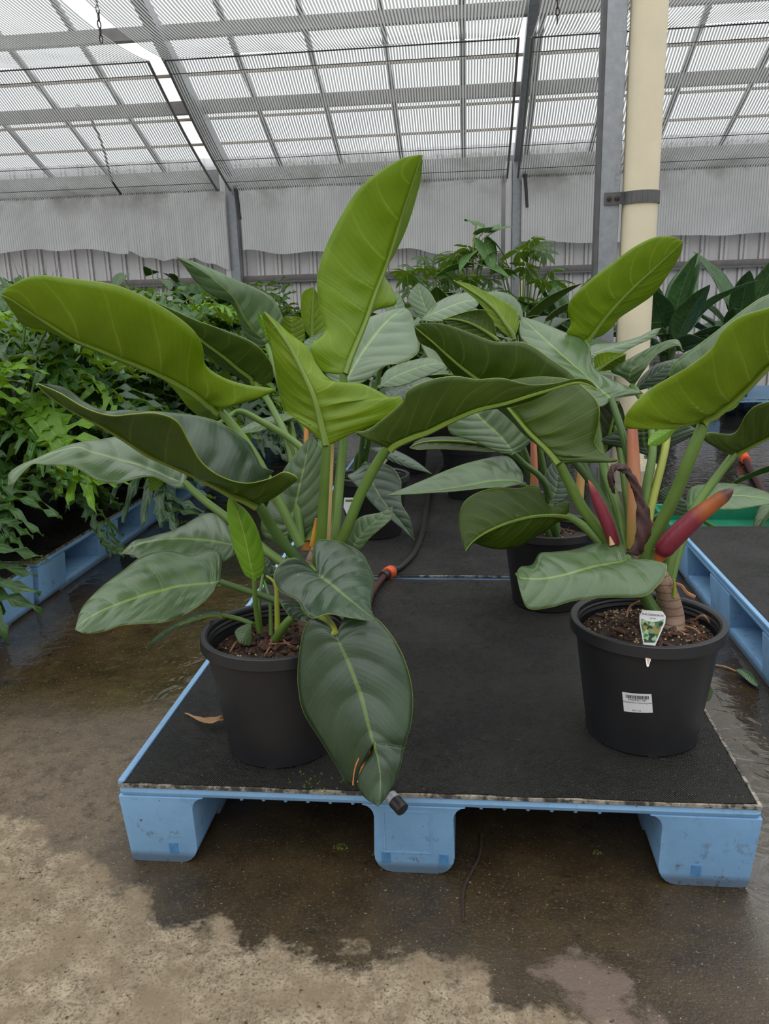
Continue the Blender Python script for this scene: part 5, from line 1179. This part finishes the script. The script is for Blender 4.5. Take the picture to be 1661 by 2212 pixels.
for kx, pts in (('D1', [(760, 1090, 2.93), (775, 1020, 2.85)]), ('D2', [(765, 1080, 2.93), (770, 990, 2.85)]), ('D3', [(770, 1080, 2.93), (790, 900, 2.7)]), ('D4', [(772, 1080, 2.93), (805, 920, 2.75)]), ('D5', [(772, 1080, 2.95), (820, 800, 2.8)])): pet(D, kx, pts, .01, .007, 'petiole_d')
stalk('stem', [Vector((-.36, 2.95, PZ0+.18)), PY(768, 1085, 2.94)], .03, .025, 'trunk', D, 10)
tq = empty('plant_tag', PY(756, 1095, 2.79), 'small white plant tag in the pot behind the left plant', 'plant tag')
MB().prism([(tq.location.x-.02, tq.location.z+.035), (tq.location.x+.02, tq.location.z+.035), (tq.location.x+.024, tq.location.z), (tq.location.x+.004, tq.location.z-.05), (tq.location.x-.004, tq.location.z-.05), (tq.location.x-.024, tq.location.z)], 2.789, 2.79).build('card', M['white_tag'], tq)
MB().box(tq.location.x-.016, tq.location.x+.016, 2.788, 2.7889, tq.location.z+.02, tq.location.z+.028).build('print', M['petiole'], tq)
ph = [blade_mesh('philodendron_leaf', 80+s, LM[kk_], width=.25, heart=.12, droop=d, fold=.25, k=3, kc=6) for s, (kk_, d) in enumerate((('f', .3), ('d', .5), ('f', .15), ('y', .4)))]
pp = rosette('potted_philodendron', ph, 13, 91, (.4, .75), (.1, .28), (.3, .42), M['petiole_d'], pitch=(-.5, .7), z0=.2, label='x', group=GC, pr=(.011, .007), scale_pot=1.3)
place(pp, [(-.33, 4.12, PZ0, 0, 1.0, 'philodendron third back in the middle row at left'), (.0, 3.55, PZ0, 1.3, .85, 'philodendron in the middle of the row beside the hose'), (.3, 4.2, PZ0, 2.4, 1.0, 'philodendron third back in the middle row near the pipe'), (-.2, 5.3, PZ0, 3.7, 1.1, 'philodendron furthest back in the middle row at left'), (.3, 5.4, PZ0, 5.1, 1.1, 'philodendron furthest back in the middle row at right')])
E_ = empty('potted_philodendron', (1.45, 3.4, .03), 'pale-leaved philodendron sitting in the green crate at right', 'potted plant', GC)
make_pot(E_, (1.45, 3.4), .03, M['pot_far'], .7, 32, False)
hero(E_, '1480,1100 1500,1085|1490,1055|1500,1115 1530,1075|1530,1045|1535,1100 1580,1070|1590,1045|1590,1100 1640,1075|1650,1060|1640,1092 1690,1085', 3.2, 3.1, .12, -.08, 'Lt', 'f', seed=93, key='E1')
pet(E_, 'E1', [(1560, 1150, 3.42), (1510, 1120, 3.3)], .01, .007)
for i_ in range(6):
    az_ = i_*1.05+.5; p_ = Vector((.14*math.cos(az_), .14*math.sin(az_), .2+.03*(i_ % 3)))
    put('petiole', petiole_mesh([(0, 0, .15), p_*.6+Vector((0, 0, .06)), p_], .008, .006, M['petiole_d']), E_); put('leaf', ph[i_ % 3], E_, p_, orient(az_, -.35, .2), .26)
e = empty('small_leaf_cutting', PZ(1530, 1500, PZ0+.01), 'small green leaf poking out behind the right pot', 'leaf')
hero(e, '1528,1517 1527,1505|1520,1505|1537,1507 1529,1490|1522,1485|1540,1492 1530,1475', 1.62, 1.62, 0, 0, 'Lt', 'f', seed=95, key='z', rib=False)
e = empty('fallen_leaf', PZ(1610, 1460, .012), 'narrow green leaf lying on the wet floor at right', 'leaf')
hero(e, '1588,1448 1600,1450|1600,1444|1598,1456 1618,1460|1622,1452|1612,1468 1632,1475|1634,1470|1628,1480 1638,1482', 2.1, 2.02, .03, -.01, 'Lt', 'f', seed=96, key='zz', rib=False)
